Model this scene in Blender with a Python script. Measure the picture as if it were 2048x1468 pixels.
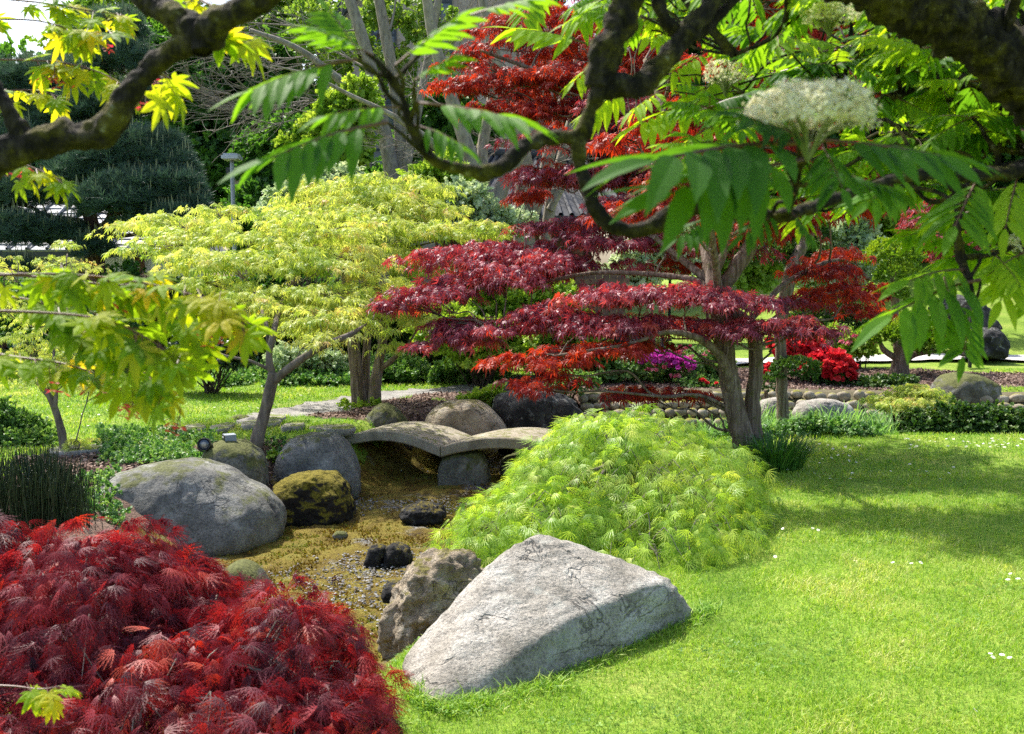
import bpy, bmesh, math
import numpy as np
from mathutils import Vector

for o in list(bpy.data.objects):
    bpy.data.objects.remove(o, do_unlink=True)
SC = bpy.context.scene
COL = SC.collection

# ------------------------------------------------------------------ camera, sky, sun, exposure
F = 2000.0                                   # focal length in photograph pixels (photograph 2048 wide)
PITCH = math.atan((734 - 540) / F)
CAM = np.array([0.0, 0.0, 1.7])
cd = bpy.data.cameras.new("camera")
cam = bpy.data.objects.new("camera", cd)
COL.objects.link(cam)
cam.location = CAM
cam.rotation_euler = (math.pi / 2 - PITCH, 0, 0)
cd.sensor_width = 36.0
cd.lens = 36.0 * F / 2048
cd.clip_start = 0.05
cd.clip_end = 500
cd.dof.use_dof = True
cd.dof.focus_distance = 7.5
cd.dof.aperture_fstop = 6.3
SC.camera = cam

SUN_EL = math.radians(54)
SUN_AZ = (-0.62, 0.78)                       # towards the sun, on the ground
w = bpy.data.worlds.new("World")
SC.world = w
w.use_nodes = True
nt = w.node_tree
bg = nt.nodes["Background"]
sky = nt.nodes.new("ShaderNodeTexSky")
sky.sky_type = 'NISHITA'
sky.sun_disc = False
sky.sun_elevation = SUN_EL
sky.sun_rotation = math.atan2(SUN_AZ[0], SUN_AZ[1])
sky.dust_density = 3.0
sky.air_density = 1.0
nt.links.new(sky.outputs[0], bg.inputs[0])
bg.inputs[1].default_value = 0.15
sd = bpy.data.lights.new("sun", 'SUN')
sun = bpy.data.objects.new("sun", sd)
COL.objects.link(sun)
sd.energy = 4.3
sd.angle = math.radians(0.53)
sd.color = (1.0, 0.95, 0.86)
_a = Vector((SUN_AZ[0], SUN_AZ[1], 0)).normalized() * math.cos(SUN_EL)
sun.rotation_euler = Vector((_a.x, _a.y, math.sin(SUN_EL))).to_track_quat('Z', 'Y').to_euler()
SC.view_settings.view_transform = 'Standard'
SC.view_settings.look = 'None'
SC.view_settings.exposure = 1.1
SC.view_settings.gamma = 1
SC.cycles.max_bounces = 7
SC.cycles.diffuse_bounces = 4
SC.cycles.glossy_bounces = 2
SC.cycles.transmission_bounces = 5
SC.cycles.caustics_reflective = False
SC.cycles.caustics_refractive = False
SC.cycles.sample_clamp_indirect = 4.0
SC.cycles.use_denoising = False
SC.cycles.use_adaptive_sampling = True
SC.cycles.adaptive_threshold = 0.015

# ------------------------------------------------------------------ helpers: pixels, noise
rng = np.random.default_rng(11)
CP, SP = math.cos(PITCH), math.sin(PITCH)


def P(px, py, Y):
    u = (px - 1024) / F
    v = (734 - py) / F
    d = np.array([u, CP + v * SP, -SP + v * CP])
    return CAM + d * (Y / d[1])


def nrm(v):
    v = np.asarray(v, float)
    return v / np.maximum(np.linalg.norm(v, axis=-1, keepdims=True), 1e-9)


def _h(ix, iy, iz):
    n = (ix * 374761393 + iy * 668265263 + iz * 1274126177) & 0x7fffffff
    n = ((n ^ (n >> 13)) * 1274126177) & 0x7fffffff
    n = (n ^ (n >> 16)) & 0xffffff
    return n / float(0xffffff)


def vnoise(p):
    p = np.asarray(p, float)
    i = np.floor(p).astype(np.int64)
    f = p - i
    f = f * f * (3 - 2 * f)
    x, y, z = i[..., 0], i[..., 1], i[..., 2]
    fx, fy, fz = f[..., 0], f[..., 1], f[..., 2]
    r = 0
    for a in (0, 1):
        for b in (0, 1):
            for c in (0, 1):
                r = r + _h(x + a, y + b, z + c) * (fx if a else 1 - fx) * (fy if b else 1 - fy) * (fz if c else 1 - fz)
    return r * 2 - 1


def fbm(p, octv=4, gain=0.5):
    p = np.asarray(p, float)
    a, s = 1.0, 0
    for k in range(octv):
        s = s + a * vnoise(p * (2.03 ** k) + k * 17.3)
        a *= gain
    return s


def sstep(a, b, x):
    t = np.clip((np.asarray(x, float) - a) / (b - a), 0, 1)
    return t * t * (3 - 2 * t)


def poly_dist(x, y, pts):
    """distance to a polyline of (x, y, halfwidth); also the half width there"""
    best = np.full(np.shape(x), 1e9)
    hw = np.zeros(np.shape(x))
    for (x0, y0, w0), (x1, y1, w1) in zip(pts[:-1], pts[1:]):
        dx, dy = x1 - x0, y1 - y0
        t = np.clip(((x - x0) * dx + (y - y0) * dy) / (dx * dx + dy * dy), 0, 1)
        d = np.hypot(x - x0 - t * dx, y - y0 - t * dy) - (w0 + (w1 - w0) * t)
        m = d < best
        best = np.where(m, d, best)
    return best


STREAM = [(-1.5, 3.2, .15), (-1.35, 4.6, .25), (-1.15, 6.0, .55), (-1.35, 7.4, .95), (-1.05, 8.8, .85), (-0.6, 10.0, .7),
          (0.3, 11.3, .7), (2.0, 12.0, 1.1), (5.0, 12.1, 1.2), (10.0, 12.2, 1.2)]
PATH = [(0.6, 15.0, .32), (-0.4, 14.6, .38), (-1.6, 13.8, .42), (-2.3, 12.7, .42), (-2.75, 11.7, .33), (-2.95, 11.1, .22)]


def hz(x, y):
    x = np.asarray(x, float)
    y = np.asarray(y, float)
    d = poly_dist(x, y, STREAM)
    z = -0.5 * (1 - sstep(-0.05, 0.85, d))
    p = np.stack([x, y, 0 * x], -1)
    z = z + 0.035 * vnoise(p * 0.9 + 5) * sstep(2, 5, y)
    z = z - 0.25 * sstep(-0.6, -1.8, x) * sstep(6.4, 4.6, y)        # hollow under the red bush
    z = z + 1.9 * sstep(19.5, 31, y) * sstep(5.5, 11, x)            # grassy slope far right
    z = z + 0.5 * sstep(24, 40, y)
    return z


def H(x, y):
    return float(hz(np.array([x]), np.array([y]))[0])


def G(px, py):
    u = (px - 1024) / F
    v = (734 - py) / F
    d = np.array([u, CP + v * SP, -SP + v * CP])
    d = d / d[1]
    ys = np.linspace(2.5, 60, 4000)
    pts = CAM + ys[:, None] * d
    below = pts[:, 2] < hz(pts[:, 0], pts[:, 1])
    k = np.argmax(below) if below.any() else len(ys) - 1
    return pts[k]


# ------------------------------------------------------------------ helpers: meshes
class T:
    """a small template mesh: verts, flat loops, face sizes, face materials"""
    def __init__(s, V, faces, mats=None):
        s.V = np.asarray(V, float)
        s.L = np.concatenate([np.asarray(f) for f in faces]).astype(np.int64)
        s.S = np.array([len(f) for f in faces], np.int64)
        s.M = np.zeros(len(faces), np.int64) if mats is None else np.asarray(mats, np.int64)


class MB:
    def __init__(s):
        s.V, s.L, s.S, s.M, s.R, s.n = [], [], [], [], [], 0

    def add(s, V, faces, mat=0, rnd=0.5):
        t = V if isinstance(V, T) else T(V, faces)
        s.V.append(t.V)
        s.L.append(t.L + s.n)
        s.S.append(t.S)
        s.M.append(t.M + mat)
        s.R.append(np.full(len(t.V), rnd) if np.isscalar(rnd) else rnd)
        s.n += len(t.V)

    def scatter(s, t, pos, R, sc, mat=0, rnd=None):
        pos = np.asarray(pos, float)
        n = len(pos)
        if n == 0:
            return
        sc = np.broadcast_to(np.asarray(sc, float), (n,))
        V = np.einsum('nij,vj->nvi', R, t.V) * sc[:, None, None] + pos[:, None, :]
        k = len(t.V)
        off = s.n + np.arange(n) * k
        s.V.append(V.reshape(-1, 3))
        s.L.append((t.L[None, :] + off[:, None]).ravel())
        s.S.append(np.tile(t.S, n))
        s.M.append(np.tile(t.M, n) + mat)
        r = rng.random(n) if rnd is None else np.asarray(rnd)
        s.R.append(np.repeat(r, k))
        s.n += n * k

    def build(s, name, mats, parent=None, loc=None, smooth=False):
        V = np.concatenate(s.V).astype(np.float32)
        if loc is None and parent is not None:
            loc = None
        org = np.zeros(3) if loc is None else np.asarray(loc, float)
        V = V - org.astype(np.float32)
        L = np.concatenate(s.L).astype(np.int32)
        S = np.concatenate(s.S).astype(np.int32)
        me = bpy.data.meshes.new(name)
        me.vertices.add(len(V))
        me.vertices.foreach_set("co", V.ravel())
        me.loops.add(len(L))
        me.loops.foreach_set("vertex_index", L)
        me.polygons.add(len(S))
        me.polygons.foreach_set("loop_start", np.concatenate([[0], np.cumsum(S)[:-1]]).astype(np.int32))
        me.polygons.foreach_set("loop_total", S)
        me.polygons.foreach_set("material_index", np.concatenate(s.M).astype(np.int32))
        me.polygons.foreach_set("use_smooth", np.full(len(S), bool(smooth)))
        at = me.attributes.new("rnd", 'FLOAT', 'POINT')
        at.data.foreach_set("value", np.concatenate(s.R).astype(np.float32))
        me.update(calc_edges=True)
        for m in (mats if isinstance(mats, (list, tuple)) else [mats]):
            me.materials.append(m)
        ob = bpy.data.objects.new(name, me)
        COL.objects.link(ob)
        ob.location = org
        if parent is not None:
            ob.parent = parent
            ob.location = org - np.array(parent.location)
        return ob


def tag(o, label, cat, group=None, kind=None):
    if label:
        o["label"] = label
    if cat:
        o["category"] = cat
    if group:
        o["group"] = group
    if kind:
        o["kind"] = kind
    return o


def thing(name, label, cat, loc, group=None):
    o = bpy.data.objects.new(name, None)
    o.empty_display_size = 0.1
    COL.objects.link(o)
    o.location = [float(c) for c in loc]
    return tag(o, label, cat, group)


def part(mb, name, mats, parent, smooth=False):
    return mb.build(name, mats, parent, loc=np.array(parent.location) if parent.parent is None else
                    np.array(parent.location) + np.array(parent.parent.location), smooth=smooth)


def sub(mb, name, mats, parent, smooth=False):
    """child of a part; the vertices are in world space"""
    ob = mb.build(name, mats, None, loc=None, smooth=smooth)
    w_ = np.array(parent.location) + np.array(parent.parent.location)
    ob.parent = parent
    ob.location = -w_
    return ob


def frames(f, n):
    y = nrm(f)
    x = nrm(np.cross(y, n))
    z = np.cross(x, y)
    return np.stack([x, y, z], -1)


def catmull(pts, m):
    p = np.asarray(pts, float)
    p = np.vstack([2 * p[0] - p[1], p, 2 * p[-1] - p[-2]])
    out = []
    for i in range(1, len(p) - 2):
        t = np.linspace(0, 1, m, endpoint=False)[:, None]
        a, b, c, d = p[i - 1], p[i], p[i + 1], p[i + 2]
        out.append(0.5 * ((2 * b) + (c - a) * t + (2 * a - 5 * b + 4 * c - d) * t ** 2 + (3 * b - a - 3 * c + d) * t ** 3))
    out.append(p[-2][None])
    return np.vstack(out)


def tube(mb, pts, rad, sides=7, m=5, mat=0, knob=0.0, kf=20.0, seed=0.0, flare=0, rnd=0.5):
    q = catmull(np.column_stack([np.asarray(pts, float), np.asarray(rad, float)]), m)
    c, r = q[:, :3], np.maximum(q[:, 3], 0.0005)
    tn = nrm(np.gradient(c, axis=0))
    ref = np.array([0.31, 0.9, 0.2]) if abs(tn[0] @ np.array([0.3, .9, .2])) < .85 else np.array([1.0, 0, 0])
    nn = []
    prev = ref
    for t in tn:
        prev = prev - t * (prev @ t)
        prev = prev / max(np.linalg.norm(prev), 1e-6)
        nn.append(prev)
    nn = np.array(nn)
    bb = np.cross(tn, nn)
    a = np.linspace(0, 2 * math.pi, sides, endpoint=False)
    dirs = nn[:, None, :] * np.cos(a)[None, :, None] + bb[:, None, :] * np.sin(a)[None, :, None]
    rr = np.repeat(r[:, None], sides, 1)
    if knob:
        base = c[:, None, :] + dirs * r[:, None, None]
        rr = rr * (1 + knob * fbm(base * kf + seed, 3))
    if flare:
        k = np.linspace(0, 1, len(c))
        rr = rr * (1 + flare * np.exp(-k * 9))[:, None] * (1 + 0.35 * flare * np.exp(-k * 7)[:, None] * np.cos(5 * a + seed)[None])
    V = (c[:, None, :] + dirs * rr[..., None]).reshape(-1, 3)
    n = len(c)
    i = np.arange(n - 1)[:, None] * sides
    j = np.arange(sides)[None, :]
    j2 = (j + 1) % sides
    Fq = np.stack([i + j, i + j2, i + sides + j2, i + sides + j], -1).reshape(-1, 4)
    t = T.__new__(T)
    cap = np.arange(sides) + (n - 1) * sides
    t.V = V
    t.L = np.concatenate([Fq.ravel(), cap]).astype(np.int64)
    t.S = np.concatenate([np.full(len(Fq), 4), [sides]]).astype(np.int64)
    t.M = np.zeros(len(t.S), np.int64)
    mb.add(t, None, mat, rnd)


def ptube(mb, pix, sides=7, m=5, **k):
    """tube through (px, py, distance, radius in photo pixels)"""
    tube(mb, [P(a, b, Y) for a, b, Y, r in pix], [r / F * Y for a, b, Y, r in pix], sides, m, **k)


def limb(a, b, r0, r1, wig=0.08, lift=0.0, k=5):
    a, b = np.asarray(a, float), np.asarray(b, float)
    L = np.linalg.norm(b - a)
    t = np.linspace(0, 1, k)[:, None]
    p = a + (b - a) * t + np.array([0, 0, lift * L]) * np.sin(np.pi * t)
    p[1:-1] += rng.normal(0, wig * L, (k - 2, 3))
    return p, np.linspace(r0, r1, k)


def box(mb, a, b, mat=0, rnd=.5):
    (x0, y0, z0), (x1, y1, z1) = a, b
    V = [(x, y, z) for z in (z0, z1) for y in (y0, y1) for x in (x0, x1)]
    mb.add(V, [(0, 2, 3, 1), (4, 5, 7, 6), (0, 1, 5, 4), (2, 6, 7, 3), (0, 4, 6, 2), (1, 3, 7, 5)], mat, rnd)


def prism(mb, prof, y0, y1, mat=0):
    """polygon in x,z (counter-clockwise seen from -y) pushed from y0 to y1"""
    n = len(prof)
    V = [(x, y0, z) for x, z in prof] + [(x, y1, z) for x, z in prof]
    fs = [tuple(range(n)), tuple(range(2 * n - 1, n - 1, -1))] + [(i, i + n, (i + 1) % n + n, (i + 1) % n) for i in range(n)]
    mb.add(V, fs, mat)


def lathe(mb, base, prof, sides=16, mat=0, axis=None):
    """prof: (radius, height) pairs along the axis"""
    ax = np.array([0, 0, 1.0]) if axis is None else nrm(axis)
    x = nrm(np.cross(ax, [0.3, 0.2, .95] if abs(ax[2]) < .9 else [1, 0, 0]))
    y = np.cross(ax, x)
    a = np.linspace(0, 2 * math.pi, sides, endpoint=False)
    ring = np.cos(a)[:, None] * x + np.sin(a)[:, None] * y
    V = np.vstack([np.asarray(base) + ax * h + ring * r for r, h in prof])
    n = len(prof)
    fs = [(i * sides + j, i * sides + (j + 1) % sides, (i + 1) * sides + (j + 1) % sides, (i + 1) * sides + j)
          for i in range(n - 1) for j in range(sides)]
    fs += [tuple(range(sides))[::-1], tuple((n - 1) * sides + j for j in range(sides))]
    mb.add(V, fs, mat)


# ------------------------------------------------------------------ leaf templates (y = towards the tip, z = upper side)
def t_diamond(w=.34, fold=.12, droop=.2):
    return T([(0, 0, 0), (w, .5, fold), (0, 1, -droop), (-w, .5, fold), (0, .5, 0.02)], [(0, 1, 4), (4, 1, 2), (0, 4, 3), (4, 2, 3)])


def t_palm(n=7, w=.12, spread=230, droop=.35, side=.5):
    V, fs = [(0, 0, 0)], []
    for k in range(n):
        a = math.radians((k / (n - 1) - .5) * spread)
        L = 1 - (1 - side) * abs(k / (n - 1) - .5) * 2
        d = np.array([math.sin(a), math.cos(a), 0])
        q = np.array([math.cos(a), -math.sin(a), 0])
        i = len(V)
        m = d * L * .48
        V += [tuple(m + q * w * L + [0, 0, -droop * .1]), tuple(d * L - [0, 0, droop * L * L]), tuple(m - q * w * L + [0, 0, -droop * .1])]
        fs.append((0, i + 2, i + 1, i))
    return T(V, fs)


def t_maple(n=7, droop=.45, spread=250):
    """large palmate leaf for close view: lobes with shoulders and folded midribs, stalk included"""
    V, fs = [(0, 0, 0)], []
    for k in range(n):
        a = math.radians((k / (n - 1) - .5) * spread)
        L = 1 - .5 * (abs(k / (n - 1) - .5) * 2) ** 1.5
        h = math.radians(spread / (n - 1) / 2)

        def pt(r, da, z=0):
            return (r * math.sin(a + da), r * math.cos(a + da), z - droop * r * r)
        i = len(V)
        V += [pt(.36 * L, -h), pt(.62 * L, -.24, .0), pt(.84 * L, -.09, .0), pt(L, 0), pt(.84 * L, .09), pt(.62 * L, .24), pt(.36 * L, h),
              pt(.42 * L, 0, .035), pt(.7 * L, 0, .03)]
        fs += [(0, i, i + 7), (i, i + 1, i + 8, i + 7), (i + 1, i + 2, i + 8), (i + 2, i + 3, i + 8),
               (0, i + 7, i + 6), (i + 6, i + 7, i + 8, i + 5), (i + 5, i + 8, i + 4), (i + 4, i + 8, i + 3)]
    m = [0] * len(fs)
    i = len(V)
    V += [(-.012, 0, 0), (.012, 0, 0), (.012, -.55, .1), (-.012, -.55, .1)]
    fs.append((i, i + 1, i + 2, i + 3))
    m.append(1)
    return T(V, fs, m)


def t_lace(n=7, w=.028, seg=3, teeth=2, spread=150, droop=.5, side=.62, seed=1):
    r = np.random.default_rng(seed)
    V, fs = [], []
    for k in range(n):
        u = k / (n - 1) - .5
        a0 = math.radians(u * spread)
        L = (1 - (1 - side) * abs(u) * 2) * r.uniform(.9, 1.08)
        bend = -u * r.uniform(.3, .8)
        pts = []
        p = np.array([0., 0., 0.])
        for s in range(seg + 1):
            t = s / seg
            pts.append(p.copy())
            a = a0 + bend * t
            p = p + np.array([math.sin(a), math.cos(a), -droop * (t + .25) * 1.2]) * L / seg
        i = len(V)
        for s, q in enumerate(pts):
            a = a0 + bend * s / seg
            ww = w * (1 - (s / seg) ** 1.5) * (0.35 if s == 0 else 1)
            x = np.array([math.cos(a), -math.sin(a), 0])
            if s < seg:
                V += [tuple(q - x * ww), tuple(q + x * ww)]
            else:
                V.append(tuple(q))
        for s in range(seg - 1):
            fs.append((i + 2 * s, i + 2 * s + 1, i + 2 * s + 3, i + 2 * s + 2))
        fs.append((i + 2 * seg - 2, i + 2 * seg - 1, i + 2 * seg))
        for s in range(teeth):
            t = (s + 1) / (teeth + 1)
            q = pts[0] * (1 - t) + pts[-1] * t
            q = pts[min(int(t * seg), seg - 1)] * (1 - (t * seg) % 1) + pts[min(int(t * seg) + 1, seg)] * ((t * seg) % 1)
            a = a0 + bend * t
            d = np.array([math.sin(a), math.cos(a), -droop])
            x = np.array([math.cos(a), -math.sin(a), 0])
            for sg in (-1, 1):
                j = len(V)
                tip = q + d * L * .2 + sg * x * L * .15 * (1.25 - t) * r.uniform(.6, 1.2)
                V += [tuple(q - d * .02), tuple(q + d * .03), tuple(tip)]
                fs.append((j, j + 1, j + 2) if sg < 0 else (j + 1, j, j + 2))
    return T(V, fs)


def leaflet(L, w, seg=8, fold=.18, droop=.25):
    V, fs = [], []
    for s in range(seg + 1):
        t = s / seg
        ww = w * math.sin(math.pi * min(1, t ** .8 * .97 + .03)) ** .9
        ww *= (1.05, .93)[s % 2]
        z = -droop * L * t * t
        V += [(-ww, t * L, z + fold * ww), (0, t * L, z), (ww, t * L, z + fold * ww)]
    for s in range(seg):
        i = 3 * s
        fs += [(i, i + 1, i + 4, i + 3), (i + 1, i + 2, i + 5, i + 4)]
    return np.array(V), fs


def t_pinnate(pairs=6, seed=1, seg=8, hang=.5, w=.135, curve=.35, LL=.315):
    """rowan leaf: stalk and rachis (material 1) with paired leaflets; total length 1"""
    r = np.random.default_rng(seed)
    V, fs, ms = [], [], []

    def add(v, f, m):
        i = len(V)
        V.extend([tuple(q) for q in v])
        fs.extend([tuple(k + i for k in g) for g in f])
        ms.extend([m] * len(f))

    def rach(t):
        return np.array([0, t * (1 - .12 * t), -curve * t * t * .6])
    n = 9
    tt = np.linspace(0, .8, n)
    pts = np.array([rach(t) for t in tt])
    rr = np.linspace(.011, .005, n)
    v, f = [], []
    for p, q in zip(pts, rr):
        v += [p + [q, 0, 0], p + [0, 0, q], p - [q, 0, 0], p - [0, 0, q]]
    for s in range(n - 1):
        for j in range(4):
            f.append((4 * s + j, 4 * s + (j + 1) % 4, 4 * s + 4 + (j + 1) % 4, 4 * s + 4 + j))
    add(v, f, 1)
    for k in range(pairs + 1):
        term = k == pairs
        t = .2 + .6 * k / pairs
        for sg in ((0,) if term else (-1, 1)):
            L = LL * (.78 + .45 * math.sin(math.pi * (.25 + .6 * k / pairs))) * r.uniform(.9, 1.08)
            v, f = leaflet(L, w * LL * 1.05 * (L / LL) ** .5, seg, droop=r.uniform(.12, .4))
            a = sg * math.radians(r.uniform(48, 66) - 10 * k / pairs)
            dz = -hang * r.uniform(.5, 1.3) * (1 if not term else .8)
            d = nrm([math.sin(a), math.cos(a), dz])
            up = nrm(np.array([.35 * math.sin(a), 0, 1]) + r.normal(0, .15, 3))
            R = frames(d[None], up[None])[0]
            add(v @ R.T + rach(t) + [.004 * sg, 0, 0], f, 0)
    return T(V, fs, ms)


def t_tuft(n=14, w=.02, spread=.9, seed=2, seg1=True):
    r = np.random.default_rng(seed)
    V, fs = [], []
    for k in range(n):
        a = r.uniform(0, 2 * math.pi)
        s = spread * math.sqrt(r.uniform(.02, 1))
        d = nrm([s * math.cos(a), 1.0 - .4 * s, s * math.sin(a)]) * r.uniform(.75, 1.1)
        x = nrm(np.cross(d, r.normal(size=3))) * w
        b = d * .08
        i = len(V)
        V += [tuple(b - x), tuple(b + x), tuple(d * .6 + x * .9), tuple(d * 1.0), tuple(d * .6 - x * .9)]
        fs.append((i, i + 1, i + 2, i + 3, i + 4))
    return T(V, fs)


def t_spray(n=9, seed=3, w=.16, ll=.34):
    """a small twig end with n simple leaves"""
    r = np.random.default_rng(seed)
    V, fs = [], []
    d0 = t_diamond(w / ll * .9, .1, .18)
    for k in range(n):
        t = .1 + .75 * k / max(1, n - 1)
        sg = 1 if k % 2 else -1
        a = sg * r.uniform(.4, 1.1) * (1 - .7 * t)
        d = np.array([[math.sin(a), math.cos(a), r.uniform(-.4, .35)]])
        R = frames(d, nrm(np.array([[0, 0, 1.]]) + r.normal(0, .45, (1, 3))))[0]
        v = (d0.V * ll * r.uniform(.75, 1.15)) @ R.T + [0, t * .7, r.normal(0, .03)]
        i = len(V)
        V += [tuple(q) for q in v]
        fs += [(i, i + 1, i + 4), (i + 4, i + 1, i + 2), (i, i + 4, i + 3), (i + 4, i + 2, i + 3)]
    return T(V, fs)


def t_blade(bend=.35, w=.035):
    return T([(-w, 0, 0), (w, 0, 0), (w * .8, bend * .25, .55), (-w * .8, bend * .25, .55), (0, bend, .95)], [(0, 1, 2, 3), (3, 2, 4)])


PALM7, PALM5 = t_palm(7, w=.105, side=.45), t_palm(5, w=.13, spread=200)
PALM7B = t_palm(7, w=.11, spread=235, droop=.7, side=.45)
MAPLE = [t_maple(7, .12), t_maple(7, .3), t_maple(7, .55, 235)]
LACE = [t_lace(n_, w=.026, seg=3, teeth=1, spread=sp_, droop=d, seed=s, side=.75) for s, d, sp_, n_ in ((1, .45, 120, 7), (2, .8, 90, 6), (6, .2, 130, 7), (8, .6, 70, 5))]
LACE_FINE = [t_lace(n_, w=.019, seg=4, teeth=5, droop=d, seed=s, spread=sp_, side=.75) for s, d, sp_, n_ in ((3, .5, 115, 7), (4, .9, 70, 5), (5, .2, 130, 7), (7, .7, 50, 5))]
PINN = [t_pinnate(p, s, hang=h, curve=c) for p, s, h, c in ((6, 1, .3, .25), (7, 2, .65, .35), (6, 3, .12, .15), (5, 4, .4, .3))]
TUFT = [t_tuft(16, seed=s) for s in (1, 2)]
SPRAY = [t_spray(9, s) for s in (1, 2, 3)]
DIA = t_diamond()
BLADE = [t_blade(.3), t_blade(.75), t_blade(-.1)]


# ------------------------------------------------------------------ materials
def mat(name):
    m = bpy.data.materials.new(name)
    m.use_nodes = True
    n = m.node_tree
    b = n.nodes["Principled BSDF"]
    return m, n, b


def nd(n, typ, **k):
    x = n.nodes.new(typ)
    for a, v in k.items():
        if a.startswith("i_"):
            x.inputs[a[2:]].default_value = v
        else:
            setattr(x, a, v)
    return x


def ramp(n, stops, interp='LINEAR'):
    r = n.nodes.new("ShaderNodeValToRGB")
    r.color_ramp.interpolation = interp
    e = r.color_ramp.elements
    while len(e) < len(stops):
        e.new(0.5)
    for q, (p, c) in zip(e, stops):
        q.position = p
        q.color = (c[0], c[1], c[2], 1) if not np.isscalar(c) else (c, c, c, 1)
    return r


def noise(n, scale, detail=4, rough=.55, vec=None, stretch=None):
    t = nd(n, "ShaderNodeTexNoise")
    t.inputs["Scale"].default_value = scale
    t.inputs["Detail"].default_value = detail
    t.inputs["Roughness"].default_value = rough
    if vec is None:
        vec = nd(n, "ShaderNodeTexCoord").outputs["Object"]
    if stretch:
        mp = nd(n, "ShaderNodeMapping")
        mp.inputs["Scale"].default_value = stretch
        n.links.new(vec, mp.inputs[0])
        vec = mp.outputs[0]
    n.links.new(vec, t.inputs["Vector"])
    return t


def mixc(n, fac, a, b, mode='MIX'):
    x = nd(n, "ShaderNodeMix", data_type='RGBA', blend_type=mode)
    for idx, v in ((0, fac), (6, a), (7, b)):
        if hasattr(v, "is_linked") or hasattr(v, "links"):
            n.links.new(v, x.inputs[idx])
        elif np.isscalar(v):
            x.inputs[idx].default_value = v
        else:
            x.inputs[idx].default_value = (v[0], v[1], v[2], 1)
    return x.outputs[2]


def bump(n, b, h, strength=.5, dist=.02):
    x = nd(n, "ShaderNodeBump")
    x.inputs["Strength"].default_value = strength
    x.inputs["Distance"].default_value = dist
    n.links.new(h, x.inputs["Height"])
    n.links.new(x.outputs[0], b.inputs["Normal"])
    return x


def plain(name, col, rough=.6, metal=0, spec=.5, vary=.12, vs=6):
    m, n, b = mat(name)
    t = noise(n, vs, 5)
    r = ramp(n, [(.3, [c * (1 - vary) for c in col]), (.7, [min(1, c * (1 + vary)) for c in col])])
    n.links.new(t.outputs[0], r.inputs[0])
    n.links.new(r.outputs[0], b.inputs["Base Color"])
    b.inputs["Roughness"].default_value = rough
    b.inputs["Metallic"].default_value = metal
    b.inputs["Specular IOR Level"].default_value = spec
    return m


def leaf(name, stops, trans=.45, tcol=None, rough=.45, spec=.4, nscale=1.3, nvar=.35):
    """leaf: colour differs leaf by leaf (rnd) and patch by patch; part of the light passes through"""
    m, n, b = mat(name)
    a = nd(n, "ShaderNodeAttribute", attribute_name="rnd")
    t = noise(n, nscale, 2)
    ad = nd(n, "ShaderNodeMath", operation='MULTIPLY_ADD')
    n.links.new(t.outputs[0], ad.inputs[0])
    ad.inputs[1].default_value = nvar * 2
    ad.inputs[2].default_value = -nvar
    ad2 = nd(n, "ShaderNodeMath", operation='ADD', use_clamp=True)
    n.links.new(ad.outputs[0], ad2.inputs[0])
    n.links.new(a.outputs["Fac"], ad2.inputs[1])
    r = ramp(n, stops)
    n.links.new(ad2.outputs[0], r.inputs[0])
    n.links.new(r.outputs[0], b.inputs["Base Color"])
    b.inputs["Roughness"].default_value = rough
    b.inputs["Specular IOR Level"].default_value = spec
    tr = nd(n, "ShaderNodeBsdfTranslucent")
    n.links.new(mixc(n, 1.0, r.outputs[0], tcol or (1.6, 1.6, .9), 'MULTIPLY'), tr.inputs[0])
    mx = nd(n, "ShaderNodeMixShader")
    mx.inputs[0].default_value = trans
    n.links.new(b.outputs[0], mx.inputs[1])
    n.links.new(tr.outputs[0], mx.inputs[2])
    n.links.new(mx.outputs[0], n.nodes["Material Output"].inputs[0])
    return m


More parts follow.
